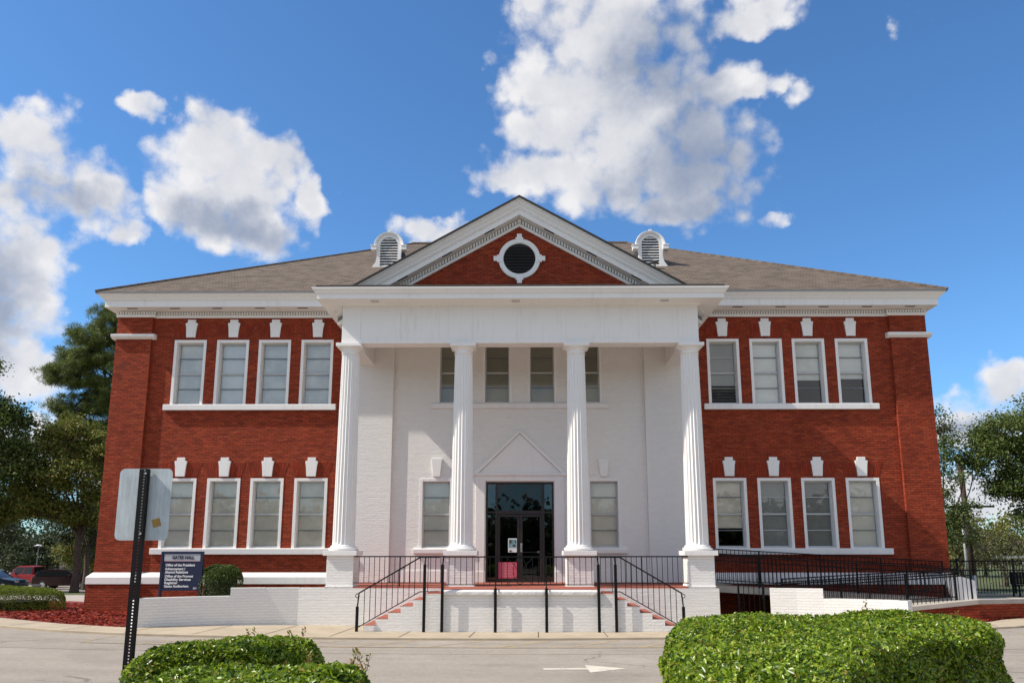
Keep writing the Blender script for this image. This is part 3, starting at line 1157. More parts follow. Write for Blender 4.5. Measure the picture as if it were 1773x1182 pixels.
g.face((-0.655, DY, 3.14), (0.655, DY, 3.14), (0.655, DY, 3.92), (-0.655, DY, 3.92))
g.build('transom_pane', 'glass_door', DOOR, recalc=False)
for a in (-0.95, 0.72):
    g = MB()
    g.face((a, DY, 1.14), (a + 0.23, DY, 1.14), (a + 0.23, DY, 3.07), (a, DY, 3.07))
    g.face((a, DY, 3.12), (a + 0.23, DY, 3.12), (a + 0.23, DY, 3.92), (a, DY, 3.92))
    g.build('side_pane', 'glass_teal', DOOR, recalc=False)
h = MB()
h.tube([(0.04, DY - 0.03, 2.16), (0.04, DY - 0.09, 2.16), (0.04, DY - 0.09, 1.98), (0.04, DY - 0.03, 1.98)], 0.012, 8)
h.box(0.015, 0.065, DY - 0.034, DY - 0.024, 1.95, 2.2)
h.build('door_handle', 'chrome', DOOR)
h = MB()
h.tube([(0.08, DY + 0.09, 1.94), (0.58, DY + 0.09, 1.94)], 0.016, 8)
h.box(0.50, 0.58, DY + 0.04, DY + 0.10, 1.92, 1.98)
h.build('push_bar', 'chrome', DOOR)
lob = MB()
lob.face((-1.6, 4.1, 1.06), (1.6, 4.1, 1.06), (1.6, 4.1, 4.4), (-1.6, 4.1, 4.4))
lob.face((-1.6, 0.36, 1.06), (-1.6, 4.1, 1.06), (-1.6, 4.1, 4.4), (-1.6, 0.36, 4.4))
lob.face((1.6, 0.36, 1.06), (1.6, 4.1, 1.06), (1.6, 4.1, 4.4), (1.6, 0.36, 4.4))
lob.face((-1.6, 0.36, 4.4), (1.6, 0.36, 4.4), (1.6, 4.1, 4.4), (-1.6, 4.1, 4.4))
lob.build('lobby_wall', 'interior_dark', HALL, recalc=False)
# blind panel hung behind the transom glass
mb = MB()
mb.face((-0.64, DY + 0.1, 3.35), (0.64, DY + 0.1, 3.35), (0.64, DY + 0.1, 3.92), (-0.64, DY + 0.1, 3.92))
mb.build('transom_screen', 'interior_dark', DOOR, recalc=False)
# surround with flat gable
mb = MB()
for s in (-1, 1):
    a, b = sorted((s * 1.03, s * 1.30))
    mb.box(a, b, 0.055, 0.102, 1.09, 4.16)
    a, b = sorted((s * 1.01, s * 1.34))
    mb.box(a, b, 0.035, 0.102, 1.09, 1.40)
mb.box(-1.03, 1.03, 0.055, 0.102, 4.0, 4.16)
SUR = mb.build('door_surround', 'white_paint', HALL, bevel=0.005)
mb = MB()
mb.prism_y([(-1.36, 4.16), (1.36, 4.16), (1.36, 4.235), (-1.36, 4.235)], 0.0, 0.102)
for s in (-1, 1):
    mb.prism_y([(s * 1.36, 4.238), (s * 1.22, 4.238), (0, 5.42), (0, 5.53)], 0.02, 0.102)
mb.build('gable_moulding', 'white_paint', SUR, bevel=0.004)
mb = MB()
mb.prism_y([(-1.2, 4.24), (1.2, 4.24), (0, 5.4)], 0.075, 0.102)
for x, zt in ((-0.02, 5.2), (-0.62, 4.65), (0.60, 4.65)):
    mb.box(x, x + 0.02, 0.068, 0.08, 4.24, zt)
mb.build('gable_panel', 'white_paint', SUR)

# ---- columns
CX = (-4.61, -1.525, 1.535, 4.62)
CY = -2.38


def make_column():
    col = MB()
    # fluted tapering shaft
    rings = []
    seg = 160
    zs = [2.12, 2.16, 2.20, 2.6, 3.4, 4.2, 5.0, 5.8, 6.6, 7.16, 7.20, 7.24]
    for z in zs:
        t = (z - 2.12) / (7.24 - 2.12)
        rad = 0.293 - 0.055 * (t ** 1.35)
        d = 0.0 if (z < 2.15 or z > 7.22) else (0.02 if (z < 2.18 or z > 7.18) else 0.033)
        ring = []
        for k in range(seg):
            th = 2 * math.pi * k / seg
            r = rad - d * abs(math.sin(10 * th)) ** 0.8
            ring.append((r * math.cos(th), r * math.sin(th), z))
        rings.append(ring)
    col.rings(rings)
    shaft = col
    cap = MB()
    cap.lathe([(0.235, 7.22), (0.255, 7.225), (0.258, 7.245), (0.24, 7.255), (0.24, 7.30), (0.262, 7.305), (0.268, 7.325), (0.262, 7.335), (0.29, 7.36), (0.325, 7.39), (0.335, 7.41)], 0, 0, 40)
    cap.box(-0.345, 0.345, -0.345, 0.345, 7.40, 7.49)
    base = MB()
    base.lathe([(0.36, 1.98), (0.385, 2.0), (0.39, 2.025), (0.38, 2.05), (0.345, 2.065), (0.335, 2.085), (0.33, 2.10), (0.31, 2.115), (0.293, 2.13)], 0, 0, 40)
    ped = MB()
    ped.box(-0.345, 0.345, -0.345, 0.345, 1.055, 1.86)
    pc = MB()
    pc.box(-0.43, 0.43, -0.43, 0.43, 1.86, 1.98)
    pc.box(-0.37, 0.37, -0.37, 0.37, 1.09, 1.10)
    return shaft, cap, base, ped, pc


first_col = None
for x in CX:
    if first_col is None:
        sh, cap, base, ped, pc = make_column()
        first_col = bpy.data.objects.new('column', None)
        COL.objects.link(first_col)
        first_col.parent = HALL
        for mb, nm, mt, bv in ((sh, 'shaft', 'white_paint', 0), (cap, 'capital', 'white_paint', 0.006), (base, 'column_base', 'white_paint', 0), (ped, 'pedestal', 'white_brick', 0.006), (pc, 'pedestal_cap', 'white_paint', 0.008)):
            mb.build(nm, mt, first_col, bevel=bv)
        c = first_col
    else:
        c = copy_tree(first_col, HALL)
    c.location = (x, CY, 0)

# ---- entablature, ceiling, portico cornice
EB = MB()
EB.box(-4.83, 4.85, -2.62, -2.16, 7.49, 8.56)
for s in (-1, 1):
    a, b = sorted((s * 4.84, s * 4.40))
    EB.box(a, b, -2.16, -0.006, 7.49, 8.56)
ENT = EB.build('entablature', 'white_paint', HALL, bevel=0.006)
mb = MB()
mb.box(-4.42, 4.42, -2.18, 0.08, 8.40, 8.46)
mb.build('porch_ceiling', 'white_paint', HALL)
mb = MB()
for x in (-4.38, -3.3, -2.25, -1.2, 0.0, 1.2, 2.25, 3.3, 4.36):
    mb.box(x - 0.055, x + 0.055, -2.634, -2.618, 7.60, 8.50)
mb.box(-4.83, 4.85, -2.638, -2.618, 7.492, 7.60)
mb.box(-4.83, 4.85, -2.638, -2.618, 8.46, 8.555)
mb.build('entablature_panel', 'white_paint', ENT, bevel=0.004)
pc = MB()
prof = [(0.0, 8.54), (0.06, 8.54), (0.09, 8.575), (0.58, 8.575), (0.58, 8.705), (0.605, 8.707), (0.605, 8.725), (0.625, 8.73), (0.645, 8.77), (0.68, 8.80), (0.68, 8.825), (0.70, 8.83), (0.70, 8.86), (0.0, 8.93)]
pc.sweep(prof, [(-4.83, -0.01), (-4.83, -2.62), (4.85, -2.62), (4.85, -0.01)], -1.0)
PCOR = pc.build('portico_cornice', 'white_paint', HALL)
mb = MB()
mb.box(-5.44, 5.46, -3.24, -0.01, 8.865, 8.942)
mb.build('portico_deck', 'roofing_dark', PCOR)
for x, y in ((-5.12, -1.5), (5.15, -1.5), (-3.9, -2.95), (-0.1, -2.95), (3.9, -2.95)):
    mb = MB()
    mb.box(x - 0.11, x + 0.11, y - 0.09, y + 0.09, 8.568, 8.573)
    mb.build('soffit_vent', 'trim_grey', PCOR)

# ---- wing cornices
for s in (-1, 1):
    sd = 1.0 if s < 0 else -1.0
    w = MB()
    prof = [(-0.1, 9.17), (0.45, 9.17), (0.45, 9.36), (0.475, 9.362), (0.475, 9.385), (0.50, 9.39), (0.52, 9.43), (0.57, 9.47), (0.615, 9.525), (0.615, 9.535), (0.64, 9.54), (0.64, 9.57), (-0.1, 9.60)]
    w.sweep(prof, [(s * 4.9, -0.12), (s * 12.03, -0.12), (s * 12.03, 16.8)], sd)
    COR = w.build('cornice', 'white_paint', HALL)
    fz = MB()
    jog = [(s * 4.95, -0.001), (s * 11.16, -0.001), (s * 11.16, -0.112), (s * 12.29, -0.112), (s * 12.29, 16.5)]
    fz.sweep([(-0.05, 8.98), (0.02, 8.98), (0.03, 9.0), (0.03, 9.045), (0.045, 9.05), (0.045, 9.06), (0.02, 9.065), (0.02, 9.168), (-0.05, 9.168)], jog, sd)
    fz.build('frieze', 'white_paint', COR)
    dn = MB()
    x = 5.35
    while x < 12.2:
        y = -0.02 if x < 11.1 else -0.132
        a, b = sorted((s * x, s * (x + 0.052)))
        dn.box(a, b, y - 0.05, y, 9.068, 9.150)
        x += 0.080
    dn.build('dentil_band', 'white_paint', COR)
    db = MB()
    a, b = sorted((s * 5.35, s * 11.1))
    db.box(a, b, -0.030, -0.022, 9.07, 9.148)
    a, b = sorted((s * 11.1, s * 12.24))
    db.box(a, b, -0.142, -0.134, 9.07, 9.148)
    db.build('dentil_gap_shade', 'trim_dark', COR)  # dark strip painting the shade in the gaps between dentils
    for k in range(5):
        x = s * (6.55 + 1.29 * k)
        mb = MB()
        mb.box(x - 0.15, x + 0.15, -0.46, -0.38, 9.163, 9.168)
        mb.build('soffit_vent', 'slot_dark', COR)

# ---- main hip roof
rf = MB()
ex, y0, y1, zE, zR, rx, yr = 12.69, -0.78, 17.4, 9.585, 14.62, 4.46, 8.3
A, B, Cq, D = (-ex, y0, zE), (ex, y0, zE), (ex, y1, zE), (-ex, y1, zE)
P, Q = (-rx, yr, zR), (rx, yr, zR)
rf.face(A, B, Q, P)
rf.face(B, Cq, Q)
rf.face(Cq, D, P, Q)
rf.face(D, A, P)
ROOF = rf.build('roof', 'shingles', HALL)
eg = MB()
eg.box(-ex, ex, y0 - 0.004, y0 + 0.03, zE - 0.045, zE + 0.006)
for s in (-1, 1):
    a, b = sorted((s * ex, s * (ex - 0.03)))
    eg.box(a, b, y0 + 0.03, y1, zE - 0.045, zE + 0.006)
eg.build('roof_edge', 'trim_dark', ROOF)
rg = MB()
rg.tube([(-rx - 0.05, yr, zR + 0.005), (rx + 0.05, yr, zR + 0.005)], 0.07, 6)
for s in (-1, 1):
    rg.tube([(s * rx, yr, zR), (s * ex, y0, zE + 0.01)], 0.05, 6)
rg.build('ridge_cap', 'shingles', ROOF)

# ---- pediment
ty = -1.75
SL = 0.571
mb = MB()
mb.prism_y([(-4.6, 8.9), (4.6, 8.9), (0.28, 11.40 - 0.16), (0.0, 11.40), (-0.28, 11.40 - 0.16)], ty, ty + 0.25)
TYM = mb.build('tympanum', 'red_brick', HALL)


def raked(mb, prof, x0=0.0, x1=5.15):
    for s in (-1, 1):
        n = len(prof)
        i = mb.vt([(s * x0, y, z) for y, z in prof] + [(s * x1, y, z - SL * (x1 - x0)) for y, z in prof])
        mb.f.append(tuple(i + k for k in range(n)))
        mb.f.append(tuple(i + n + k for k in reversed(range(n))))
        for k in range(n):
            a, b = k, (k + 1) % n
            mb.f.append((i + b, i + a, i + n + a, i + n + b))


mb = MB()
raked(mb, [(-1.5, 11.42), (-2.10, 11.42), (-2.10, 11.575), (-2.13, 11.58), (-2.13, 11.61), (-2.155, 11.615), (-2.17, 11.67), (-2.215, 11.73), (-2.25, 11.78), (-2.25, 11.80), (-2.30, 11.81), (-2.30, 11.85), (-1.5, 11.85)])
RAKE = mb.build('raking_cornice', 'white_paint', HALL)
mb = MB()
raked(mb, [(ty + 0.02, 11.19), (ty - 0.03, 11.19), (ty - 0.045, 11.21), (ty - 0.045, 11.265), (ty - 0.03, 11.28), (ty - 0.03, 11.419), (ty + 0.02, 11.419)])
mb.build('rake_frieze', 'white_paint', RAKE)
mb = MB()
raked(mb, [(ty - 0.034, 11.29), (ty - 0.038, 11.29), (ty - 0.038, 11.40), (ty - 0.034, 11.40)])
mb.build('dentil_gap_shade', 'trim_dark', RAKE)  # raked dark strip, shade of the dentil gaps given as colour
mb = MB()
x = 0.0
while x < 4.7:
    for s in (-1, 1):
        zc = 11.29 - SL * x
        i = mb.vt([])
        xa, xb = s * x, s * (x + 0.052)
        pts = []
        for yy in (ty - 0.085, ty - 0.036):
            pts += [(xa, yy, zc), (xb, yy, zc - SL * 0.052), (xb, yy, zc - SL * 0.052 + 0.105), (xa, yy, zc + 0.105)]
        i = mb.vt(pts)
        for q in ((0, 1, 2, 3), (7, 6, 5, 4), (0, 4, 5, 1), (1, 5, 6, 2), (2, 6, 7, 3), (3, 7, 4, 0)):
            mb.f.append(tuple(i + k for k in q))
    x += 0.080
mb.build('dentil_band', 'white_paint', RAKE)
for s in (-1, 1):
    for x in (0.85, 2.05, 3.3):
        z = 11.416 - SL * x
        mb = MB()
        mb.face((s * (x - 0.14), -2.09, z + SL * 0.14), (s * (x + 0.14), -2.09, z - SL * 0.14), (s * (x + 0.14), -1.99, z - SL * 0.14), (s * (x - 0.14), -1.99, z + SL * 0.14))
        mb.build('soffit_vent', 'slot_dark', RAKE, recalc=False)
mb = MB()
for s in (-1, 1):
    x1 = 5.25
    mb.face((0, -2.34, 11.905), (s * x1, -2.34, 11.905 - SL * x1), (s * x1, -0.2, 11.905 - SL * x1), (0, 3.7, 11.905))
    mb.face((0, -2.34, 11.855), (s * x1, -2.34, 11.855 - SL * x1), (s * x1, -2.34, 11.905 - SL * x1), (0, -2.34, 11.905))
    mb.face((0, -2.34, 11.855), (s * x1, -2.34, 11.855 - SL * x1), (s * x1, -0.2, 11.855 - SL * x1), (0, 3.7, 11.855))
mb.build('gable_roof', 'shingles', HALL, recalc=False)
mb = MB()
for s in (-1, 1):
    x1 = 5.25
    mb.face((0, -2.345, 11.852), (s * x1, -2.345, 11.852 - SL * x1), (s * x1, -2.345, 11.908 - SL * x1), (0, -2.345, 11.908))
mb.build('roof_edge', 'slot_dark', RAKE, recalc=False)

# oculus
oc = 10.20
mb = MB()
ri, ro = 0.46, 0.60
seg = 48
rings = []
for r, y in ((ri, ty + 0.02), (ri, ty - 0.06), (ri + 0.02, ty - 0.07), (ro - 0.02, ty - 0.07), (ro, ty - 0.06), (ro, ty + 0.02)):
    rings.append([(r * math.cos(2 * math.pi * k / seg), y, oc + r * math.sin(2 * math.pi * k / seg)) for k in range(seg)])
mb.rings(rings, cap=False)
for a in range(4):
    ca, sa = math.cos(a * math.pi / 2), math.sin(a * math.pi / 2)

    def rt(u, v):
        return (u * ca - v * sa, oc + u * sa + v * ca)
    mb.prism_y([rt(0.47, -0.09), rt(0.62, -0.11), rt(0.64, -0.11), rt(0.64, -0.07), rt(0.74, -0.07), rt(0.74, 0.07), rt(0.64, 0.07), rt(0.64, 0.11), rt(0.62, 0.11), rt(0.47, 0.09)], ty - 0.085, ty + 0.0)
OCU = mb.build('oculus', 'white_paint', HALL)
mb = MB()
mb.prism_y([(0.47 * math.cos(2 * math.pi * k / 40), oc + 0.47 * math.sin(2 * math.pi * k / 40)) for k in range(40)], ty - 0.006, ty + 0.0)
for k in range(9):
    z = oc - 0.38 + k * 0.088
    hw = math.sqrt(max(0.01, 0.45 ** 2 - (z - oc) ** 2)) - 0.01
    mb.prism_x([(ty - 0.012, z + 0.05), (ty - 0.045, z), (ty - 0.052, z + 0.006), (ty - 0.016, z + 0.06)], -hw, hw)
mb.build('louver', 'louver_black', OCU)


# ---- roof dormers
def dormer(cx):
    dy = 3.05
    zc, zb = 12.50, 11.66
    out = []
    for k in range(25):
        a = math.pi * k / 24
        out.append((cx + 0.46 * math.cos(a), zc + 0.46 * math.sin(a)))
    left = [(-0.46, 12.36), (-0.44, 12.30), (-0.42, 12.18), (-0.425, 12.05), (-0.46, 11.90), (-0.53, 11.80), (-0.58, 11.72), (-0.58, zb)]
    out += [(cx + x, z) for x, z in left]
    out += [(cx - x, z) for x, z in reversed(left)]
    hole = []
    hw = 0.31
    for k in range(17):
        a = math.pi * k / 16
        hole.append((cx + hw * math.cos(a), zc + 0.02 + hw * math.sin(a) * 0.95))
    hole += [(cx - hw, zb + 0.07), (cx + hw, zb + 0.07)]
    bm = bmesh.new()
    ed = []
    for loop in (out, hole):
        vs = [bm.verts.new((x, dy, z)) for x, z in loop]
        ed += [bm.edges.new((vs[k], vs[(k + 1) % len(vs)])) for k in range(len(vs))]
    bmesh.ops.triangle_fill(bm, use_beauty=True, use_dissolve=False, edges=ed)
    ret = bmesh.ops.extrude_face_region(bm, geom=bm.faces[:])
    for v in [g for g in ret['geom'] if isinstance(g, bmesh.types.BMVert)]:
        v.co.y += 0.14
    bmesh.ops.recalc_face_normals(bm, faces=bm.faces)
    me = bpy.data.meshes.new('dormer')
    bm.to_mesh(me)
    bm.free()
    box_uv(me)
    me.materials.append(MATS['white_paint'])
    D_ = bpy.data.objects.new('dormer', me)
    COL.objects.link(D_)
    D_.parent = HALL
    # moulded hood
    h = MB()
    pr = [(0.43, dy - 0.02), (0.47, dy - 0.05), (0.515, dy - 0.06), (0.53, dy - 0.03), (0.53, dy + 0.16), (0.43, dy + 0.16)]
    rr = []
    for k in range(25):
        a = math.pi * k / 24
        rr.append([(cx + r * math.cos(a), y, zc - 0.02 + r * math.sin(a)) for r, y in pr])
    h.rings(rr)
    for s in (-1, 1):
        a, b = sorted((cx + s * 0.43, cx + s * 0.62))
        h.box(a, b, dy - 0.075, dy + 0.2, 12.33, 12.47)
        a, b = sorted((cx + s * 0.43, cx + s * 0.645))
        h.box(a, b, dy - 0.09, dy + 0.2, 12.47, 12.50)
    h.prism_y([(cx - 0.06, 12.99), (cx + 0.06, 12.99), (cx + 0.045, 13.06), (cx - 0.045, 13.06)], dy - 0.05, dy + 0.16)
    h.build('hood', 'white_paint', D_)
    lv = MB()
    z = zb + 0.09
    while z < zc + 0.30:
        hw2 = 0.305
        if z > zc:
            hw2 = math.sqrt(max(0.004, 0.305 ** 2 - (z + 0.03 - zc) ** 2))
        lv.prism_x([(dy + 0.03, z), (dy + 0.03, z + 0.035), (dy + 0.13, z + 0.085), (dy + 0.13, z + 0.05)], cx - hw2, cx + hw2)
        z += 0.098
    lv.build('louver', 'white_paint', D_)
    bk = MB()
    body = [(cx + 0.42 * math.cos(math.pi * k / 16), zc + 0.45 * math.sin(math.pi * k / 16)) for k in range(17)] + [(cx - 0.42, zb - 0.1), (cx + 0.42, zb - 0.1)]
    bk.prism_y(body, dy + 0.15, dy + 2.4)
    bk.build('dormer_body', 'slot_dark', D_)


dormer(-4.58)
dormer(4.59)
mb = MB()
mb.lathe([(0.05, 11.0), (0.05, 11.62), (0.045, 11.64)], 4.62, 2.55, 12)
mb.lathe([(0.13, 11.66), (0.14, 11.68), (0.02, 11.74)], 4.62, 2.55, 12)
mb.build('vent_pipe', 'trim_dark', ROOF)

# ---- porch base, floor, stairs
FZ = 1.09
pb = MB()
pb.box(-4.94, 5.02, -2.86, -0.01, -0.2, 1.045)
PORCH = pb.build('porch_base', 'white_brick', HALL)
mb = MB()
mb.box(-4.2, 4.25, -2.80, 0.09, 1.046, FZ)
mb.box(-4.94, -4.2, -1.9, -0.01, 1.046, FZ)
mb.box(4.25, 5.02, -1.9, -0.01, 1.046, FZ)
mb.build('porch_floor', 'paver_red', PORCH)
LX0, LX1 = -1.84, 1.87
lb = MB()
lb.box(LX0, LX1, -4.30, -2.87, -0.2, 0.94)
lb.build('landing', 'white_brick', PORCH)
for a, b in ((LX0 - 0.02, -0.585), (-0.565, 0.61), (0.63, LX1 + 0.02)):
    mb = MB()
    n = 22
    r2 = random.Random(int(a * 100))
    rings = []
    for k in range(n + 1):
        x = a + (b - a) * k / n
        j = [r2.uniform(-0.0025, 0.0025) for _ in range(6)]
        e = 0.012 if k in (0, n) else 0
        rings.append([(x, -4.0, 0.94), (x, -4.340 + j[0] + e, 0.945 + j[5]), (x, -4.365 + j[1] + e, 0.975), (x, -4.370 + j[2] + e, 1.03 + j[3] * 0.6), (x, -4.350 + j[4] + e, 1.065), (x, -4.335 + e, 1.078), (x, -4.0, 1.078)])
    mb.rings(rings)
    mb.build('coping_stone', 'white_stone', PORCH)
mb = MB()
mb.box(LX0, LX1, -4.33, -2.802, 1.0785, FZ)
mb.build('landing_floor', 'paver_red', PORCH)
tz = [0.985, 0.845, 0.70, 0.555, 0.41, 0.265]
tx = [1.86, 2.22, 2.51, 2.80, 3.09, 3.38, 3.67]
for s in (-1, 1):
    st = MB()
    tr = MB()
    for i in range(6):
        a, b = sorted((s * tx[i], s * (tx[i + 1] + 0.0)))
        st.box(a, b, -4.30, -2.865, -0.2, tz[i] - 0.004)
        a, b = sorted((s * tx[i], s * (tx[i + 1] + 0.02)))
        tr.box(a, b, -4.295, -2.87, tz[i] - 0.0035, tz[i])
    S = st.build('stair', 'white_brick', PORCH)
    tr.build('tread', 'paver_red', S)


# ------------------------------------------------------------------ iron railings
def balusters(mb, p, q, h0, h1, step=0.135, w=0.014):
    p, q = Vector(p), Vector(q)
    n = max(1, int((q - p).length / step))
    for k in range(1, n):
        c = p + (q - p) * k / n
        mb.bar((c.x, c.y, c.z + h0), (c.x, c.y, c.z + h1), w)


def rail_run(mb, p, q, zt, zb, w=0.032):
    mb.bar((p[0], p[1], p[2] + zt), (q[0], q[1], q[2] + zt), w, 0.018)
    mb.bar((p[0], p[1], p[2] + zb), (q[0], q[1], q[2] + zb), 0.022, 0.016)


RY = -4.41
PY = -4.25
g_rail = 'iron railings round the porch and stairs'
# landing front
E0 = empty('iron_railing', (0.0, RY, gz(0, RY)), 'black iron railing with a scroll circle across the front of the landing', 'railing', g_rail)
mb = MB()
rail_run(mb, (LX0 + 0.02, PY, FZ), (LX1 - 0.03, PY, FZ), 0.745, 0.10)
mb.build('rail', 'black_iron', E0)
mb = MB()
for a, b in ((LX0 + 0.02, -0.30), (0.30, LX1 - 0.03)):
    balusters(mb, (a, PY, FZ), (b, PY, FZ), 0.10, 0.745)
# scroll ornament
mb.tube([(0.16 * math.cos(t) - 0.0, PY, FZ + 0.42 + 0.30 * math.sin(t)) for t in [2 * math.pi * k / 24 for k in range(25)]], 0.008, 5)
mb.bar((-0.30, PY, FZ + 0.10), (-0.30, PY, FZ + 0.745), 0.014)
mb.bar((0.30, PY, FZ + 0.10), (0.30, PY, FZ + 0.745), 0.014)
for s in (-1, 1):
    mb.tube([(s * 0.30, PY, FZ + 0.72), (s * 0.18, PY, FZ + 0.60), (s * 0.05, PY, FZ + 0.44), (-s * 0.1, PY, FZ + 0.27), (-s * 0.28, PY, FZ + 0.12)], 0.007, 5)
mb.build('baluster_panel', 'black_iron', E0)
for x, thick_top in ((LX0 + 0.02, 1.66), (-0.575, 1.12), (0.62, 1.12), (LX1 - 0.03, 1.66)):
    mb = MB()
    zg = gz(x, RY) + 0.05
    mb.box(x - 0.034, x + 0.034, RY - 0.02, RY + 0.02, zg, thick_top)
    mb.bar((x, RY, thick_top - 0.01), (x, PY, thick_top + 0.10), 0.03)
    if thick_top + 0.1 < FZ + 0.7:
        mb.bar((x, PY, thick_top + 0.09), (x, PY, FZ + 0.755), 0.034, 0.028)
    mb.build('post', 'black_iron', E0, bevel=0.004)
# stairs
for s, word in ((-1, 'left'), (1, 'right')):
    E1 = empty('iron_railing', (s * 2.9, RY, gz(2.9, RY)), 'black iron handrail sloping down the %s hand flight of porch steps' % word, 'railing', g_rail)
    x0, x1, x2 = s * (LX1 - 0.0), s * 2.36, s * 3.80
    mb = MB()
    rail_run(mb, (s * 1.90, PY, 1.03), (x1, PY, 1.03), 0.80, 0.0)
    za, zb = 1.03, 0.20
    mb.bar((x1, PY, za + 0.80), (x2, PY, zb + 0.80), 0.032, 0.018)
    mb.bar((x1, PY, za), (x2, PY, zb + 0.02), 0.022, 0.016)
    cpts = [(x2 + s * 0.0, PY, zb + 0.80)]
    for k in range(9):
        t = R(60 - 30 * k)
        cpts.append((x2 + s * (0.035 + 0.045 * math.cos(t)), PY, zb + 0.735 + 0.045 * math.sin(t)))
    mb.tube(cpts, 0.010, 5)
    mb.build('rail', 'black_iron', E1)
    mb = MB()
    balusters(mb, (s * 2.0, PY, 1.03), (x1, PY, 1.03), 0.0, 0.80)
    n = 11
    for k in range(1, n):
        t = k / n
        x = x1 + (x2 - x1) * t
        z = za + (zb - za) * t
        mb.bar((x, PY, z + 0.0), (x, PY, z + 0.80), 0.014)
    mb.build('baluster_panel', 'black_iron', E1)
    for x, zt, zr in ((s * 2.24, 1.66, 1.82), (x2 - s * 0.0, 0.70, 1.0)):
        mb = MB()
        zg = gz(x, RY) + 0.05
        mb.box(x - 0.034, x + 0.034, RY - 0.02, RY + 0.02, zg, zt)
        mb.bar((x, RY, zt - 0.01), (x, PY, zr), 0.03)
        mb.build('post', 'black_iron', E1, bevel=0.004)
# porch edge
for a, b, word in ((-4.24, LX0 - 0.05, 'left'), (LX1 + 0.05, 4.28, 'right')):
    E1 = empty('iron_railing', ((a + b) / 2, -2.76, FZ), 'level black iron railing along the %s edge of the porch behind the steps' % word, 'railing', g_rail)
    mb = MB()
    rail_run(mb, (a, -2.76, FZ), (b, -2.76, FZ), 0.745, 0.09)
    mb.build('rail', 'black_iron', E1)
    mb = MB()
    balusters(mb, (a, -2.76, FZ), (b, -2.76, FZ), 0.09, 0.745, 0.128)
    mb.build('baluster_panel', 'black_iron', E1)
    m = (a + b) / 2
    mb = MB()
    mb.box(m - 0.014, m + 0.014, -2.775, -2.745, FZ, FZ + 0.76)
    mb.build('post', 'black_iron', E1)

# ------------------------------------------------------------------ low white walls


def curved_wall(name, pts, steps, th, label):
    """pts: front edge polyline; steps: top heights per segment"""
    mb = MB()
    P = [Vector(p) for p in pts]
    for (a, b), zt in zip(zip(P, P[1:]), steps):
        t = (b - a).normalized()
        nn = Vector((-t.y, t.x))
        if nn.y < 0:
            nn = -nn
        c, d = b + nn * th, a + nn * th
        mb.slab([(a.x, a.y), (b.x, b.y), (c.x, c.y), (d.x, d.y)], lambda x, y: -0.1, zt + 0.1)
    o = mb.build(name, 'white_brick')
    tag(o, label, 'low wall', 'white brick retaining walls beside the porch')
    return o


curved_wall('retaining_wall', [(-4.945, -2.85), (-5.6, -2.86), (-6.4, -3.0), (-7.2, -3.24), (-7.9, -3.55), (-8.5, -3.92), (-9.05, -4.36), (-9.2, -4.22)],
            [1.06, 1.065, 1.07, 0.875, 0.875, 0.875, 0.875], 0.22, 'long stepped white brick wall left of the porch steps')
curved_wall('retaining_wall', [(6.30, -2.86), (6.9, -3.0), (7.5, -3.2), (8.1, -3.45), (8.7, -3.75), (9.17, -4.05), (9.36, -3.86)],
            [1.055, 1.055, 0.82, 0.82, 0.82, 0.82], 0.22, 'shorter stepped white brick wall in front of the ramp')

# ------------------------------------------------------------------ access ramp
RAMP = empty('access_ramp', (8.5, -1.5, gz(8.5, -1.5)), 'concrete access ramp doubling back behind black rails below the lower windows', 'ramp')


def ramp_slab(mb, x0, z0, x1, z1, ya, yb, th=0.16):
    i = mb.vt([(x0, ya, z0), (x1, ya, z1), (x1, yb, z1), (x0, yb, z0), (x0, ya, z0 - th), (x1, ya, z1 - th), (x1, yb, z1 - th), (x0, yb, z0 - th)])
    for q in ((0, 1, 2, 3), (7, 6, 5, 4), (4, 5, 1, 0), (5, 6, 2, 1), (6, 7, 3, 2), (7, 4, 0, 3)):
        mb.f.append(tuple(i + k for k in q))


UP = ((5.03, 1.07), (11.7, 0.70))
LOW = ((7.0, 0.44), (11.7, 0.70))
mb = MB()
ramp_slab(mb, UP[0][0], UP[0][1], UP[1][0], UP[1][1], -1.52, -0.16)
mb.build('upper_slab', 'concrete_grey', RAMP)
mb = MB()
ramp_slab(mb, LOW[0][0], LOW[0][1], LOW[1][0], LOW[1][1], -2.75, -1.54, 0.2)
ramp_slab(mb, 11.7, 0.70, 16.2, 0.70, -1.45, -0.4, 0.16)
ramp_slab(mb, 11.45, 0.68, 13.6, 0.69, -2.2, -1.45, 0.16)
mb.build('lower_slab', 'concrete_grey', RAMP)
# concrete kerb and the brick below it
mb = MB()
wb = MB()
for (xa, ya, za), (xb, yb, zb) in (((9.5, -3.0, 0.60), (11.42, -3.0, 0.79)), ((11.42, -3.0, 0.79), (16.4, -1.3, 0.77))):
    for m_, f0, f1, lo, d0, d1 in ((mb, 0.0, 0.26, None, 0.12, 0.0), (wb, 0.03, 0.22, -0.2, 0.0, 0.122)):
        i = m_.vt([(xa, ya + f0, za - 0.12 if lo is None else lo), (xb, yb + f0, zb - 0.12 if lo is None else lo), (xb, yb + f0, zb - d1), (xa, ya + f0, za - d1),
                   (xa, ya + f1, za - 0.12 if lo is None else lo), (xb, yb + f1, zb - 0.12 if lo is None else lo), (xb, yb + f1, zb - d1), (xa, ya + f1, za - d1)])
        for q in ((0, 1, 2, 3), (7, 6, 5, 4), (3, 2, 6, 7), (0, 4, 5, 1), (1, 5, 6, 2), (0, 3, 7, 4)):
            m_.f.append(tuple(i + k for k in q))
mb.build('kerb', 'concrete_grey', RAMP, bevel=0.01)
i = wb.vt([(7.0, -1.53, -0.2), (11.7, -1.53, -0.2), (11.7, -1.53, 0.54), (7.0, -1.53, 0.78)])
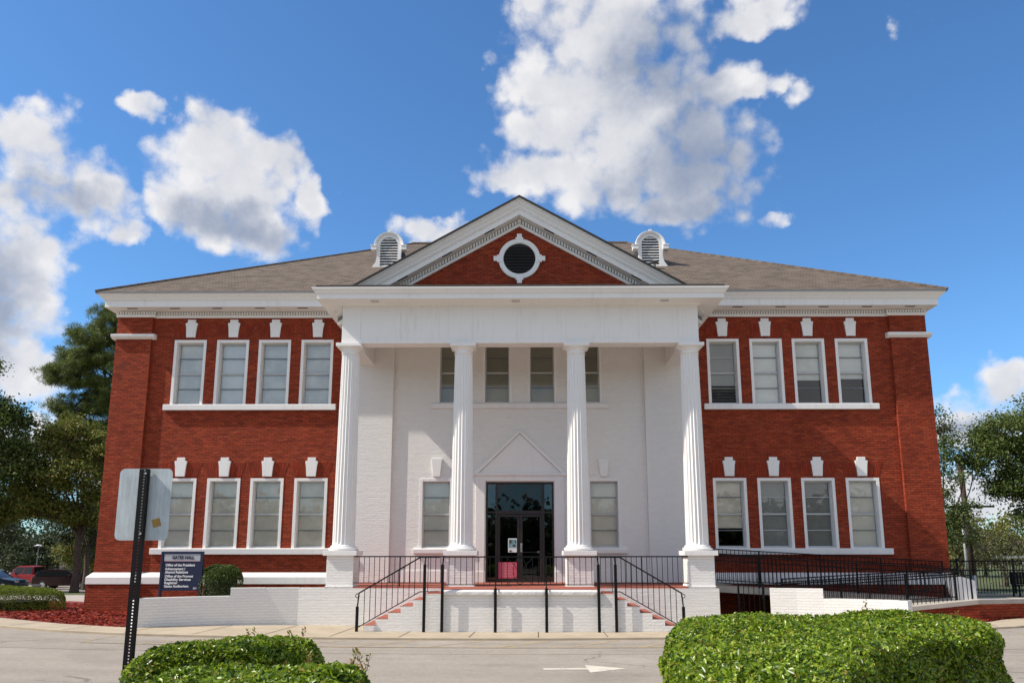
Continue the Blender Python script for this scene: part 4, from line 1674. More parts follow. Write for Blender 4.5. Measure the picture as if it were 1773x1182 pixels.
wb.f.append((i, i + 1, i + 2, i + 3))
wb.build('ramp_wall', 'red_brick', RAMP)
# white end panel of the landing
mb = MB()
mb.prism_y([(11.52, 0.705), (12.14, 0.705), (12.14, 1.20), (11.45, 1.40), (11.30, 1.40)], -1.60, -1.50)
mb.build('end_panel', 'white_paint', RAMP)


def ramp_rail(p, q, top, low, step, posts, thick=0.05):
    rb = MB()
    rb.bar((p[0], p[1], p[2] + top), (q[0], q[1], q[2] + top), 0.028, 0.026)
    rb.bar((p[0], p[1], p[2] + top - 0.13), (q[0], q[1], q[2] + top - 0.13), 0.03, thick)
    rb.bar((p[0], p[1], p[2] + low), (q[0], q[1], q[2] + low), 0.024, 0.022)
    o = rb.build('ramp_rail', 'black_iron', RAMP)
    bb = MB()
    balusters(bb, p, q, low, top, step, 0.014)
    bb.build('baluster_panel', 'black_iron', o)
    for k in range(posts):
        pb = MB()
        t = k / (posts - 1)
        c = Vector(p) + (Vector(q) - Vector(p)) * t
        pb.box(c.x - 0.017, c.x + 0.017, c.y - 0.017, c.y + 0.017, c.z - 0.25, c.z + top + 0.02)
        pb.build('rail_post', 'black_iron', o)


ramp_rail((5.1, -0.22, 1.12), (12.0, -0.22, 0.74), 0.94, 0.08, 0.115, 5, 0.03)
ramp_rail((5.1, -1.50, 1.07), (11.7, -1.50, 0.70), 0.80, 0.08, 0.105, 6, 0.08)
ramp_rail((7.0, -1.62, 0.44), (11.6, -1.62, 0.70), 0.80, 0.08, 0.11, 3, 0.05)
ramp_rail((6.5, -2.72, 0.36), (11.42, -2.72, 0.68), 0.82, 0.04, 0.105, 4, 0.05)
# basement well between porch and wall
mb = MB()
mb.box(5.03, 6.3, -0.30, -0.12, -0.3, 0.98)
mb.build('well_wall', 'red_brick', RAMP)
GATE = empty('iron_railing', (5.95, -2.4, 0.1), 'black iron gate rails over the basement well right of the porch', 'railing', g_rail)
mb = MB()
rail_run(mb, (5.62, -2.4, 0.12), (6.28, -2.4, 0.12), 1.02, 0.06)
mb.build('rail', 'black_iron', GATE)
mb = MB()
balusters(mb, (5.62, -2.4, 0.12), (6.28, -2.4, 0.12), 0.06, 1.02, 0.115)
mb.build('baluster_panel', 'black_iron', GATE)
mb = MB()
mb.box(5.60, 5.64, -2.42, -2.38, 0.02, 1.16)
mb.box(6.23, 6.28, -2.43, -2.37, 0.02, 1.16)
mb.build('post', 'black_iron', GATE)


# ------------------------------------------------------------------ lettering
def text_mesh(name, txt, size, loc, mat, parent, bold=0.0, align='LEFT', width=None):
    cu = bpy.data.curves.new(name, 'FONT')
    cu.body = txt
    cu.size = size
    cu.offset = bold
    cu.align_x = align
    cu.extrude = 0.002
    cu.resolution_u = 3
    tmp = bpy.data.objects.new(name, cu)
    COL.objects.link(tmp)
    bpy.context.view_layer.update()
    dg = bpy.context.evaluated_depsgraph_get()
    me = bpy.data.meshes.new_from_object(tmp.evaluated_get(dg))
    bpy.data.objects.remove(tmp)
    bpy.data.curves.remove(cu)
    if width:
        xs = [v.co.x for v in me.vertices]
        k = width / max(1e-6, max(xs) - min(xs))
        for v in me.vertices:
            v.co.x *= k
    me.materials.clear()
    me.materials.append(MATS[mat])
    o = bpy.data.objects.new(name, me)
    COL.objects.link(o)
    o.parent = parent
    o.rotation_euler = (R(90), 0, 0)
    o.location = Vector(loc) - parent_world(parent)
    return o


# ------------------------------------------------------------------ directory sign
SGN = empty('directory_sign', (-9.12, -1.6, gz(-9, -1.6)), 'navy directory sign with white lettering in front of the left windows', 'sign')
sx0, sx1, sz0, sz1 = -9.70, -8.56, 0.93, 1.965
mb = MB()
mb.box(sx0 + 0.07, sx1 - 0.05, -1.62, -1.58, sz0 + 0.02, sz1 - 0.02)
mb.build('sign_panel', 'sign_navy', SGN)
for a in (sx0, sx1 - 0.055):
    mb = MB()
    mb.box(a, a + 0.06, -1.64, -1.56, gz(-9, -1.6) - 0.1, sz1)
    mb.build('post', 'sign_navy', SGN, bevel=0.005)
mb = MB()
mb.box(sx0 + 0.06, sx1 - 0.055, -1.64, -1.56, sz1 - 0.06, sz1)
mb.build('sign_frame', 'sign_navy', SGN)
mb = MB()
mb.box(sx0 + 0.06, sx1 - 0.055, -1.635, -1.565, sz0, sz0 + 0.04)
mb.build('sign_frame', 'sign_navy', SGN)
mb = MB()
mb.box(sx0 + 0.085, sx1 - 0.075, -1.628, -1.62, 1.715, 1.895)
mb.build('header_panel', 'sign_silver', SGN)
mb = MB()
mb.box(sx0 + 0.085, sx1 - 0.075, -1.627, -1.62, 1.703, 1.715)
mb.build('header_line', 'poster_line', SGN)
text_mesh('lettering', 'GATES HALL', 0.115, (-9.40, -1.633, 1.765), 'sign_navy', SGN, 0.004, width=0.60)
for t, z, wd in (('Office of the President', 1.575, 0.80), ('Advancement /', 1.475, 0.55), ('Alumni Relations', 1.388, 0.63), ('Office of the Provost', 1.282, 0.77), ('Disability Services', 1.195, 0.71), ('Registrar', 1.108, 0.36), ('Gates Auditorium', 1.020, 0.66)):
    text_mesh('lettering', t, 0.088, (-9.565, -1.625, z), 'sign_text', SGN, 0.0035, width=wd)
text_mesh('lettering', '201', 0.06, (-8.78, -1.625, 0.975), 'sign_text', SGN, 0.002, width=0.095)

# ------------------------------------------------------------------ posters on the door
mb = MB()
mb.box(-0.625, -0.09, DY - 0.036, DY - 0.028, 1.20, 1.66)
PK = mb.build('poster', 'poster_pink')
tag(PK, 'square pink poster fixed low on the glass entrance door', 'poster')
mb = MB()
for k in range(9):
    z = 1.25 + k * 0.045
    mb.box(-0.56, -0.15 - 0.04 * (k % 3), DY - 0.039, DY - 0.036, z, z + 0.012)
mb.build('print', 'poster_line', PK)
mb = MB()
mb.box(-0.345, -0.09, DY - 0.036, DY - 0.028, 1.94, 2.34)
PW = mb.build('poster', 'poster_paper')
tag(PW, 'small white and teal poster at eye height on the glass entrance door', 'poster')
mb = MB()
mb.box(-0.325, -0.11, DY - 0.039, DY - 0.036, 2.07, 2.31)
mb.build('print', 'poster_teal', PW)
mb = MB()
for a, b, c, d in ((-0.31, -0.25, 2.20, 2.29), (-0.22, -0.13, 2.11, 2.16), (-0.15, -0.115, 2.2, 2.28), (-0.31, -0.24, 1.96, 2.0)):
    mb.box(a, b, DY - 0.041, DY - 0.0392, c, d)
mb.build('print', 'poster_ink', PW)

# ------------------------------------------------------------------ street sign seen from behind
ST = empty('street_sign', (-3.19, -17.1, gz(-3, -17)), 'bare metal back of a street sign on a black perforated post', 'sign')
mb = MB()
w, zb, zt = 0.225, 2.045, 2.645
cxs = -3.175
rad = 0.045
pts = []
for cxn, czn, a0 in ((w - rad, zt - rad, 0), (-w + rad, zt - rad, 90), (-w + rad, zb + rad, 180), (w - rad, zb + rad, 270)):
    for k in range(6):
        a = R(a0 + 18 * k)
        pts.append((cxs + cxn + rad * math.cos(a), czn + rad * math.sin(a)))
mb.prism_y(pts, -17.10, -17.097)
mb.build('sign_plate', 'sign_aluminium', ST)
mb = MB()
zp0, zp1 = gz(-3, -17) - 0.1, 2.66
nseg = 95
hw, dep = 0.034, 0.045
# channel post with a row of holes punched through its web
xa, xb = cxs - 0.0 - 0.036, cxs - 0.0 + 0.036
yf, yk = -17.155, -17.112
step = 0.0254
z = zp0
hole = 0.0055
while z < zp1 - step:
    zc = z + step / 2
    for a, b, c, d in ((xa, cxs + 0.008 - hole, z, z + step), (cxs + 0.008 + hole, xb, z, z + step), (cxs + 0.008 - hole, cxs + 0.008 + hole, z, zc - hole), (cxs + 0.008 - hole, cxs + 0.008 + hole, zc + hole, z + step)):
        mb.face((a, yf, c), (b, yf, c), (b, yf, d), (a, yf, d))
    z += step
zt_ = z
mb.face((xa, yf, zp0), (xa, yk, zp0), (xa, yk, zt_), (xa, yf, zt_))
mb.face((xb, yk, zp0), (xb, yf, zp0), (xb, yf, zt_), (xb, yk, zt_))
mb.face((xa, yf, zt_), (xb, yf, zt_), (xb, yk, zt_), (xa, yk, zt_))
mb.box(xa - 0.0, xa + 0.016, yk, yk + 0.004, zp0, zt_)
mb.box(xb - 0.016, xb, yk, yk + 0.004, zp0, zt_)
mb.build('post', 'black_iron', ST, recalc=False)
mb = MB()
for z in (2.58, 2.12):
    mb.lathe([(0.009, -0.004), (0.009, 0.004)], 0, 0, 6)
mb.v = [(cxs + 0.02 + x, -17.158 + zz, (2.60 if i < 12 else 2.10) + y) for i, (x, y, zz) in enumerate(mb.v)]
mb.build('bolt', 'galvanised', ST)
mb = MB()
c = Vector((-3.055, 0, 2.19))
mb.prism_y([(c.x - 0.02, c.z - 0.042), (c.x + 0.042, c.z - 0.022), (c.x + 0.022, c.z + 0.042), (c.x - 0.042, c.z + 0.022)], -17.1035, -17.1005)
mb.build('sticker', 'sticker', ST)


# ------------------------------------------------------------------ foliage
def leaves(name, C, size, mat, parent=None, nbias=None, aspect=0.5, seed=1, dirs=None, jitter=0.9, fold=0.25):
    """one folded leaf (two triangles) at every centre; nbias = preferred normals, dirs = preferred long axis"""
    r = np.random.RandomState(seed)
    C = np.asarray(C, dtype=np.float64)
    n = len(C)
    N = r.normal(size=(n, 3)) * jitter
    if nbias is not None:
        N = N + nbias
    N /= np.linalg.norm(N, axis=1)[:, None] + 1e-9
    D = r.normal(size=(n, 3)) if dirs is None else np.asarray(dirs) + 0.35 * r.normal(size=(n, 3))
    D = D - N * (D * N).sum(1)[:, None]
    D /= np.linalg.norm(D, axis=1)[:, None] + 1e-9
    S = np.cross(N, D)
    L = size * r.uniform(0.65, 1.3, size=(n, 1))
    W = L * aspect
    base = C - D * L * 0.5
    tip = C + D * L * 0.5
    up = N * W * fold
    l = C - D * L * 0.05 + S * W * 0.5 + up
    q = C - D * L * 0.05 - S * W * 0.5 + up
    V = np.stack([base, q, tip, l], axis=1).reshape(-1, 3)
    i = np.arange(n) * 4
    F = np.stack([i, i + 1, i + 2, i, i + 2, i + 3], axis=1).reshape(-1)
    me = bpy.data.meshes.new(name)
    me.vertices.add(n * 4)
    off = parent_world(parent) if parent is not None else Vector((0, 0, 0))
    V = V - np.array(off)
    me.vertices.foreach_set('co', V.ravel())
    me.loops.add(n * 6)
    me.loops.foreach_set('vertex_index', F.astype(np.int32))
    me.polygons.add(n * 2)
    me.polygons.foreach_set('loop_start', (np.arange(n * 2) * 3).astype(np.int32))
    me.update(calc_edges=True)
    me.validate()
    me.materials.append(MATS[mat])
    o = bpy.data.objects.new(name, me)
    COL.objects.link(o)
    if parent is not None:
        o.parent = parent
    return o


def poly_in(P, x, y):
    c = np.zeros(len(x), dtype=bool)
    n = len(P)
    j = n - 1
    for i in range(n):
        xi, yi = P[i]
        xj, yj = P[j]
        m = ((yi > y) != (yj > y)) & (x < (xj - xi) * (y - yi) / (yj - yi + 1e-12) + xi)
        c ^= m
        j = i
    return c


def smooth_poly(P, it=3):
    P = [Vector(p) for p in P]
    for _ in range(it):
        Q = []
        for a, b in zip(P, P[1:] + P[:1]):
            Q += [a * 0.75 + b * 0.25, a * 0.25 + b * 0.75]
        P = Q
    return [(p.x, p.y) for p in P]


def edge_dist(P, x, y):
    d = np.full(len(x), 1e9)
    n = len(P)
    for i in range(n):
        ax, ay = P[i]
        bx, by = P[(i + 1) % n]
        vx, vy = bx - ax, by - ay
        t = np.clip(((x - ax) * vx + (y - ay) * vy) / (vx * vx + vy * vy + 1e-12), 0, 1)
        d = np.minimum(d, np.hypot(x - ax - t * vx, y - ay - t * vy))
    return d


def lump(x, y, s, amp, seed):
    r = np.random.RandomState(seed)
    z = np.zeros(len(x))
    for k in range(7):
        a = r.rand() * 6.28
        f = s * r.uniform(0.6, 1.7)
        z += np.sin((x * math.cos(a) + y * math.sin(a)) * f + r.rand() * 6.28)
    return z * amp / 7 * 1.8


def hedge(name, P, top, n, size, mat, label, rnd_edge=0.22, amp=0.05, seed=5, group=None, zbase=None, ymin_side=None, dome=0.0, cat='hedge'):
    P = smooth_poly(P, 2)
    cx = sum(p[0] for p in P) / len(P)
    cy = sum(p[1] for p in P) / len(P)
    zb = gz(cx, cy) if zbase is None else zbase
    H = empty(name, (cx, cy, zb), label, cat, group)
    r = np.random.RandomState(seed)
    xs0, xs1 = min(p[0] for p in P), max(p[0] for p in P)
    ys0, ys1 = min(p[1] for p in P), max(p[1] for p in P)
    rad = max(xs1 - xs0, ys1 - ys0) / 2

    def topz(x, y, d):
        e = np.clip(1 - d / rnd_edge, 0, 1)
        return top + lump(x, y, 5.0, amp, seed) - rnd_edge * (1 - np.sqrt(np.clip(1 - e * e, 0, 1))) - dome * (((x - cx) ** 2 + (y - cy) ** 2) / rad ** 2)
    # top
    m = int(n * (0.62 if n < 100000 else 0.5))
    x = r.uniform(xs0, xs1, m * 3)
    y = r.uniform(ys0, ys1, m * 3)
    k = poly_in(P, x, y)
    x, y = x[k][:m], y[k][:m]
    d = edge_dist(P, x, y)
    z = topz(x, y, d) - np.abs(r.normal(size=len(x))) * size * 1.5 + size * 0.5 + lump(x * 5.5, y * 5.5, 5.0, 0.02, seed + 9)
    T = np.stack([x, y, z], 1)
    NB = np.tile(np.array([[0.0, 0.0, 1.0]]), (len(T), 1)) + np.stack([(x - cx) * 0.12, (y - cy) * 0.12, 0 * x], 1)
    # sides
    q = n - m
    seg = np.array(P)
    nxt = np.roll(seg, -1, axis=0)
    L = np.linalg.norm(nxt - seg, axis=1)
    idx = r.choice(len(P), size=q, p=L / L.sum())
    t = r.rand(q, 1)
    pt = seg[idx] * (1 - t) + nxt[idx] * t
    nv = np.stack([(nxt - seg)[idx][:, 1], -(nxt - seg)[idx][:, 0]], 1)
    nv /= np.linalg.norm(nv, axis=1)[:, None] + 1e-9
    sg = np.sign(((pt - np.array([cx, cy])) * nv).sum(1)).mean()
    nv *= 1 if sg >= 0 else -1
    hz = r.rand(q) ** 0.8
    z = zb + 0.05 + (top - rnd_edge * 0.55 - zb) * hz
    z = zb + 0.05 + (top - rnd_edge * 0.3 - zb) * hz - dome * 0.5
    uu = np.clip((z - (top - dome * 0.6 - rnd_edge)) / rnd_edge, 0, 1)
    inn = -np.abs(r.normal(size=q)) * size * 0.9 + size * 0.3 - rnd_edge * (1 - np.sqrt(1 - uu * uu)) + lump(pt[:, 0] * 2 + z * 2, pt[:, 1] * 2 - z, 4, amp, seed + 1)
    pt = pt + nv * inn[:, None]
    Sd = np.stack([pt[:, 0], pt[:, 1], z], 1)
    NS = np.stack([nv[:, 0], nv[:, 1], 0.35 + 0 * z], 1)
    leaves('foliage', np.vstack([T, Sd]), size, mat, H, np.vstack([NB, NS]) * 0.9, 0.52, seed + 2, jitter=1.0)
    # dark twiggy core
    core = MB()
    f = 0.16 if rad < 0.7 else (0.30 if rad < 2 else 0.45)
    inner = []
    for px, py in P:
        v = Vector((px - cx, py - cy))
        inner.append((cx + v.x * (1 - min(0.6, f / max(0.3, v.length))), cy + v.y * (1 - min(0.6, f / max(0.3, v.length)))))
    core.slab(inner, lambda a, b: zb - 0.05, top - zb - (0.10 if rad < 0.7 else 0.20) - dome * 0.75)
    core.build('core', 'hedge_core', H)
    return H


h_r = hedge('clipped_hedge', [(1.30, -16.7), (1.02, -17.8), (0.92, -19.4), (1.05, -20.2), (1.5, -19.8), (2.45, -17.9), (3.5, -16.75), (4.05, -16.6), (4.58, -15.95), (4.9, -15.0), (4.75, -14.3), (2.4, -14.35), (1.8, -14.6), (1.5, -15.6)],
            1.235, 150000, 0.045, 'leaf_hedge', 'wide clipped hedge with glossy leaves right of the street arrow', 0.10, 0.05, 5, 'clipped hedges on the street island')
h_l = hedge('clipped_hedge', [(-3.0, -17.6), (-3.18, -17.0), (-2.95, -16.4), (-2.35, -16.05), (-1.85, -16.2), (-1.68, -16.65), (-2.05, -16.95), (-2.6, -17.25)],
            1.20, 42000, 0.043, 'leaf_hedge', 'low rounded hedge at the foot of the black sign post', 0.20, 0.045, 15, 'clipped hedges on the street island', dome=0.07)
h_f = hedge('clipped_hedge', [(-2.3, -19.0), (-2.2, -18.55), (-1.75, -18.2), (-1.05, -18.2), (-0.87, -18.75), (-0.9, -19.5), (-1.5, -20.0), (-2.25, -19.8)],
            1.235, 50000, 0.043, 'leaf_hedge', 'rounded hedge in front of the sign post hedge nearest the viewer', 0.22, 0.045, 25, 'clipped hedges on the street island', dome=0.05)


def add_shoots(H, spots, seed):
    """young sprigs standing above the clipped top"""
    r = np.random.RandomState(seed)
    for q, (x, y, z, h) in enumerate(spots):
        st = MB()
        C, Dr = [], []
        for b in range(2):
            a = r.rand() * 6.28
            tip = Vector((x + 0.05 * math.cos(a), y + 0.05 * math.sin(a), z + h * r.uniform(0.7, 1.1)))
            base = Vector((x, y, z - 0.08))
            st.tube([base, (base + tip) / 2 + Vector((0.01, 0, 0)), tip], [0.003, 0.0025, 0.0015], 4)
            for k in range(11):
                t = 0.3 + 0.7 * k / 10
                p = base.lerp(tip, t)
                ang = k * 2.4
                dv = np.array([math.cos(ang) * 0.7, math.sin(ang) * 0.7, 0.75])
                C.append(np.array(p) + dv * 0.02)
                Dr.append(dv)
        tw = st.build('shoot', 'twig', H)
        leaves('leaves', C, 0.042, 'leaf_shoot', tw, None, 0.42, seed + q, dirs=Dr)


add_shoots(h_l, [(-2.42, -16.35, 1.15, 0.11), (-2.12, -16.35, 1.14, 0.09), (-2.02, -16.3, 1.14, 0.13), (-1.88, -16.45, 1.10, 0.10), (-2.55, -16.3, 1.14, 0.05)], 3)
add_shoots(h_f, [(-1.14, -18.35, 1.21, 0.10), (-1.04, -18.4, 1.2, 0.11), (-1.42, -18.3, 1.22, 0.06)], 4)
add_shoots(h_r, [(3.9, -14.5, 1.22, 0.17), (3.86, -14.6, 1.22, 0.12), (4.62, -15.0, 1.2, 0.12), (2.6, -14.9, 1.22, 0.05), (4.3, -14.5, 1.22, 0.06)], 5)

hedge('clipped_hedge', [(-17.6, -1.4), (-15.6, -1.75), (-14.1, -1.4), (-13.2, -0.5), (-13.15, 0.5), (-14.2, 0.9), (-16, 0.7), (-17.6, 0.4)], 0.98, 34000, 0.042, 'leaf_lime',
      'yellow green clipped hedge in the red mulch left of the hall', 0.30, 0.03, 35, dome=0.20)
hedge('clipped_shrub', [(-8.15 + 0.62 * math.cos(a), -1.3 + 0.55 * math.sin(a)) for a in [2 * math.pi * k / 10 for k in range(10)]], 1.60, 12000, 0.04, 'leaf_hedge_dark',
      'ball shaped clipped shrub beside the navy directory sign', 0.42, 0.02, 45, dome=0.05, cat='shrub')


# ---- trees
def limb(mb, p, q, r0, r1, bend, rr, seg=7, n=6):
    p, q = Vector(p), Vector(q)
    L = (q - p).length
    off = Vector((rr.uniform(-1, 1), rr.uniform(-1, 1), rr.uniform(-0.2, 0.8))) * L * bend
    pts, rad = [], []
    for k in range(n + 1):
        t = k / n
        pts.append(p.lerp(q, t) + off * math.sin(math.pi * t) + Vector((rr.uniform(-1, 1), rr.uniform(-1, 1), 0)) * L * 0.012)
        rad.append(r0 + (r1 - r0) * t ** 0.8)
    mb.tube(pts, rad, seg)
    return pts


def tree(name, base, trunk_h, trunk_r, clumps, nleaf, size, mat, label, seed, group=None, lean=(0, 0), sub=22, spread=0.33, aspect=0.55, bare=0, kind='broad'):
    """clumps: list of ellipsoids (x, y, z, rx, ry, rz) filled with leaf sprays that leave gaps between them"""
    r = np.random.RandomState(seed)
    rr = random.Random(seed)
    E = empty(name, base, label, 'tree', group)
    tb = MB()
    b = Vector(base)
    top = b + Vector((lean[0], lean[1], trunk_h))
    tb.tube([b - Vector((0, 0, 0.2)), b + Vector((0, 0, 0.15)), b.lerp(top, 0.3) + Vector((0.05, 0, 0)), b.lerp(top, 0.65) - Vector((0.04, 0, 0)), top],
            [trunk_r * 1.45, trunk_r * 1.15, trunk_r, trunk_r * 0.9, trunk_r * 0.72], 10)
    cents, wts, dirs = [], [], []
    vol = np.array([c[3] * c[4] * c[5] for c in clumps]) ** 0.67
    for ci, c in enumerate(clumps):
        cc = Vector(c[:3])
        st = b.lerp(top, rr.uniform(0.7, 1.0))
        pts = limb(tb, st, cc, trunk_r * 0.42, trunk_r * 0.12, 0.09, rr)
        ns = max(5, int(sub * vol[ci] / vol.mean()))
        for k in range(ns):
            v = r.normal(size=3)
            v /= np.linalg.norm(v)
            rad = r.uniform(0.45, 1.0) ** 0.6
            sc = np.array([c[0] + v[0] * c[3] * rad, c[1] + v[1] * c[4] * rad, c[2] + v[2] * c[5] * rad])
            cents.append(sc)
            dirs.append(v)
            if k % 2 == 0:
                p0 = Vector(pts[rr.randint(3, len(pts) - 1)])
                limb(tb, p0, sc, trunk_r * 0.10, 0.008, 0.08, rr, 4, 4)
    for k in range(bare):
        c = clumps[rr.randint(0, len(clumps) - 1)]
        v = r.normal(size=3)
        v /= np.linalg.norm(v)
        q = Vector((c[0] + v[0] * c[3] * 1.15, c[1] + v[1] * c[4] * 1.1, c[2] + v[2] * c[5] * 1.1))
        limb(tb, Vector(c[:3]), q, trunk_r * 0.08, 0.006, 0.15, rr, 4, 5)
    tb.build('trunk', 'bark', E, smooth=True, recalc=False)
    cents = np.array(cents)
    m = len(cents)
    per = r.dirichlet(np.ones(m) * 4) * nleaf
    allc, alln, alld = [], [], []
    sp = spread * np.array([c[3] for c in clumps]).mean()
    for k in range(m):
        q = int(per[k]) + 4
        if kind == 'pine':
            # needle tufts: starbursts on several twig ends
            nt = max(2, q // 46)
            for _ in range(nt):
                tc = cents[k] + r.normal(size=3) * np.array([sp, sp, sp * 0.45])
                dv = r.normal(size=(46, 3))
                dv[:, 2] = dv[:, 2] * 0.8 + 0.35
                dv /= np.linalg.norm(dv, axis=1)[:, None]
                allc.append(tc + dv * size * 0.55)
                alld.append(dv)
                alln.append(r.normal(size=(46, 3)))
        else:
            s3 = np.array([sp, sp, sp * 0.62]) * r.uniform(0.6, 1.25)
            allc.append(cents[k] + r.normal(size=(q, 3)) * s3)
            alln.append(np.tile(np.array([[0.15 * dirs[k][0], 0.15 * dirs[k][1], 0.75]]), (q, 1)))
    C = np.vstack(allc)
    if kind == 'pine':
        leaves('crown', C, size, mat, E, None, aspect, seed + 1, dirs=np.vstack(alld))
    else:
        leaves('crown', C, size, mat, E, np.vstack(alln), aspect, seed + 1)
    return E


def G(x, y, dz=0.0):
    return (x, y, gz(x, y) + dz)


g_left = 'trees left of the hall'
# the tall pine whose crown shows past the corner of the hall
rp = random.Random(2)
pine_cl = [(-23.4, 22.5, 15.0, 1.7, 1.6, 0.8), (-24.9, 22, 14.3, 1.3, 1.4, 0.7), (-25.9, 22.3, 13.2, 1.2, 1.3, 0.65), (-24.4, 21.4, 13.1, 1.2, 1.2, 0.6), (-26.4, 22, 11.9, 1.0, 1.2, 0.5),
           (-25.0, 21.6, 11.7, 1.1, 1.2, 0.5), (-26.0, 22.4, 10.2, 1.2, 1.2, 0.55), (-24.2, 22.2, 10.2, 1.0, 1.2, 0.5), (-23.0, 22, 12.4, 1.0, 1.2, 0.6), (-25.6, 22.1, 9.1, 1.3, 1.2, 0.5), (-22.6, 22.8, 13.9, 1.2, 1.2, 0.6), (-23.3, 21.8, 8.8, 1.2, 1.2, 0.5), (-24.6, 22, 11.0, 1.3, 1.2, 0.6), (-26.2, 22.2, 8.2, 1.2, 1.1, 0.6), (-24.6, 22.3, 7.6, 1.3, 1.2, 0.6), (-25.6, 21.8, 12.6, 1.2, 1.2, 0.6), (-24.2, 22.4, 15.6, 0.9, 1.0, 0.6)]
tree('pine_tree', G(-22.6, 22.4), 13.6, 0.26, pine_cl, 120000, 0.36, 'needle', 'tall pine with open layered boughs rising beside the left corner of the hall', 101, g_left, sub=26, spread=0.22, aspect=0.055, kind='pine')
oak_cl = [(-29.2, 18, 8.6, 1.6, 1.5, 1.4), (-27.4, 18.4, 7.9, 1.5, 1.4, 1.2), (-30.6, 18, 7.0, 1.6, 1.5, 1.4), (-28.6, 17.4, 6.4, 1.7, 1.5, 1.2), (-29.3, 18, 10.3, 0.8, 0.8, 1.1), (-28.6, 18, 11.6, 0.4, 0.4, 1.0), (-30.6, 18.2, 9.9, 1.2, 1.0, 1.0), (-28.2, 18.2, 9.4, 0.9, 0.9, 0.8), (-27.2, 18.4, 8.9, 0.8, 0.8, 0.7), (-26.4, 18.2, 6.7, 1.2, 1.2, 1.0), (-30.2, 17.6, 4.6, 1.7, 1.4, 1.0)]
tree('oak_tree', G(-29.6, 18.2), 5.2, 0.30, oak_cl, 48000, 0.17, 'leaf_oak', 'dense dark green oak with a pointed leading shoot at the left edge', 111, g_left, sub=20, spread=0.30)
yel_cl = [(-24.6, 20, 8.0, 1.5, 1.4, 1.1), (-23.0, 20.3, 7.4, 1.3, 1.3, 1.0), (-26.2, 20, 6.9, 1.4, 1.3, 1.0), (-24.4, 19.4, 6.0, 1.6, 1.4, 0.9), (-22.6, 20, 5.5, 1.1, 1.2, 0.9), (-26.8, 19.7, 5.0, 1.3, 1.2, 0.8), (-25.2, 19.5, 4.3, 1.4, 1.2, 0.7), (-23.1, 19.8, 4.0, 1.0, 1.1, 0.6), (-28.0, 19.7, 3.9, 1.2, 1.1, 0.6)]
tree('maple_tree', G(-23.55, 20.0), 3.6, 0.20, yel_cl, 40000, 0.16, 'leaf_yellow', 'thin crowned tree with yellowing leaves and bare twigs near the left corner of the hall', 121, g_left, sub=20, spread=0.27, bare=46)
for i, (x, y, z, rx, rz, mt, lb) in enumerate((
        (-39.5, 34, 3.4, 3.6, 2.6, 'leaf_dark', 'dark leafy tree behind the red pickup at the left edge'),
        (-33.5, 40, 3.8, 3.6, 3.6, 'leaf_dark', 'dark round tree behind the maroon estate car'),
        (-29.4, 44, 2.0, 2.7, 2.3, 'leaf_yellow', 'pale green small tree between the maroon car and the hall'),
        (-45.5, 62, 4.5, 6.0, 5.0, 'leaf_dark', 'large dark tree far behind the parking lot'),
        (-46.5, 54, 1.5, 3.0, 2.2, 'leaf_dark', 'low dark tree behind the roof of the red pickup'),
        (-38.2, 49, 2.0, 2.6, 2.0, 'leaf_yellow', 'low pale green tree just above the roof of the maroon car'),
        (-36.0, 31, 6.6, 3.6, 3.0, 'leaf_oak', 'full green tree between the dark oak and the pine'),
        (-27.6, 33, 6.8, 3.2, 3.0, 'leaf_yellow', 'olive green tree showing between the pine and the thin crowned tree'),
        (-50, 58, 1.6, 3.4, 2.6, 'leaf_dark', 'dark bushy tree between the far houses behind the pickup'),
        (-41, 56, 1.8, 3.6, 2.8, 'leaf_oak', 'green bushy tree directly behind the thin lamp post'),
        (-36, 60, 3.0, 4.0, 3.6, 'leaf_dark', 'tall dark tree filling the gap behind the maroon car'),
        (-58, 70, 5.5, 6.0, 5.0, 'leaf_dark', 'dark tree beside the far brown roofed house'))):
    cl = []
    rr = random.Random(300 + i)
    for k in range(8):
        a = rr.random() * 6.28
        cl.append((x + rx * 0.62 * math.cos(a) * rr.uniform(0.3, 1), y + rx * 0.5 * math.sin(a), z + rz * rr.uniform(-0.55, 0.6), rx * 0.45, rx * 0.42, rz * 0.36))
    tree('leafy_tree', G(x, y), max(1.0, z - gz(x, y) - rz * 0.2), 0.2, cl, 8000, 0.26, mt, lb, 130 + i, g_left, sub=13, spread=0.32)

g_right = 'trees right of the hall'
rt_cl = [(24.2, 16, 7.7, 1.6, 1.4, 1.0), (25.8, 16.2, 8.5, 1.6, 1.4, 1.2), (23.0, 15.8, 6.6, 1.2, 1.2, 0.9), (24.6, 15.6, 6.0, 1.5, 1.4, 1.0), (26.4, 16, 6.3, 1.6, 1.4, 1.1), (23.6, 15.7, 5.2, 0.9, 1.0, 0.6), (25.4, 15.6, 5.0, 1.4, 1.3, 0.9), (26.8, 15.8, 4.4, 1.4, 1.3, 1.0), (24.9, 15.5, 3.6, 1.0, 1.1, 0.7), (26.8, 16, 8.9, 1.4, 1.2, 1.0)]
tree('oak_tree', G(26.9, 16.0), 4.2, 0.30, rt_cl, 42000, 0.15, 'leaf_oak', 'broad oak with dark green leaves filling the right edge above the fence', 141, g_right, sub=18, spread=0.28)
rt2_cl = [(20.9, 16, 8.0, 0.8, 0.9, 0.9), (20.6, 16, 6.6, 0.9, 0.9, 0.8), (21.6, 16, 6.9, 0.7, 0.8, 0.7), (20.4, 15.8, 5.2, 0.9, 0.9, 0.8), (21.0, 15.8, 4.0, 0.9, 0.9, 0.7), (20.6, 15.8, 2.7, 1.1, 0.9, 0.8), (22.2, 16.1, 5.9, 0.6, 0.7, 0.6), (19.8, 16, 3.6, 0.9, 0.9, 1.0)]
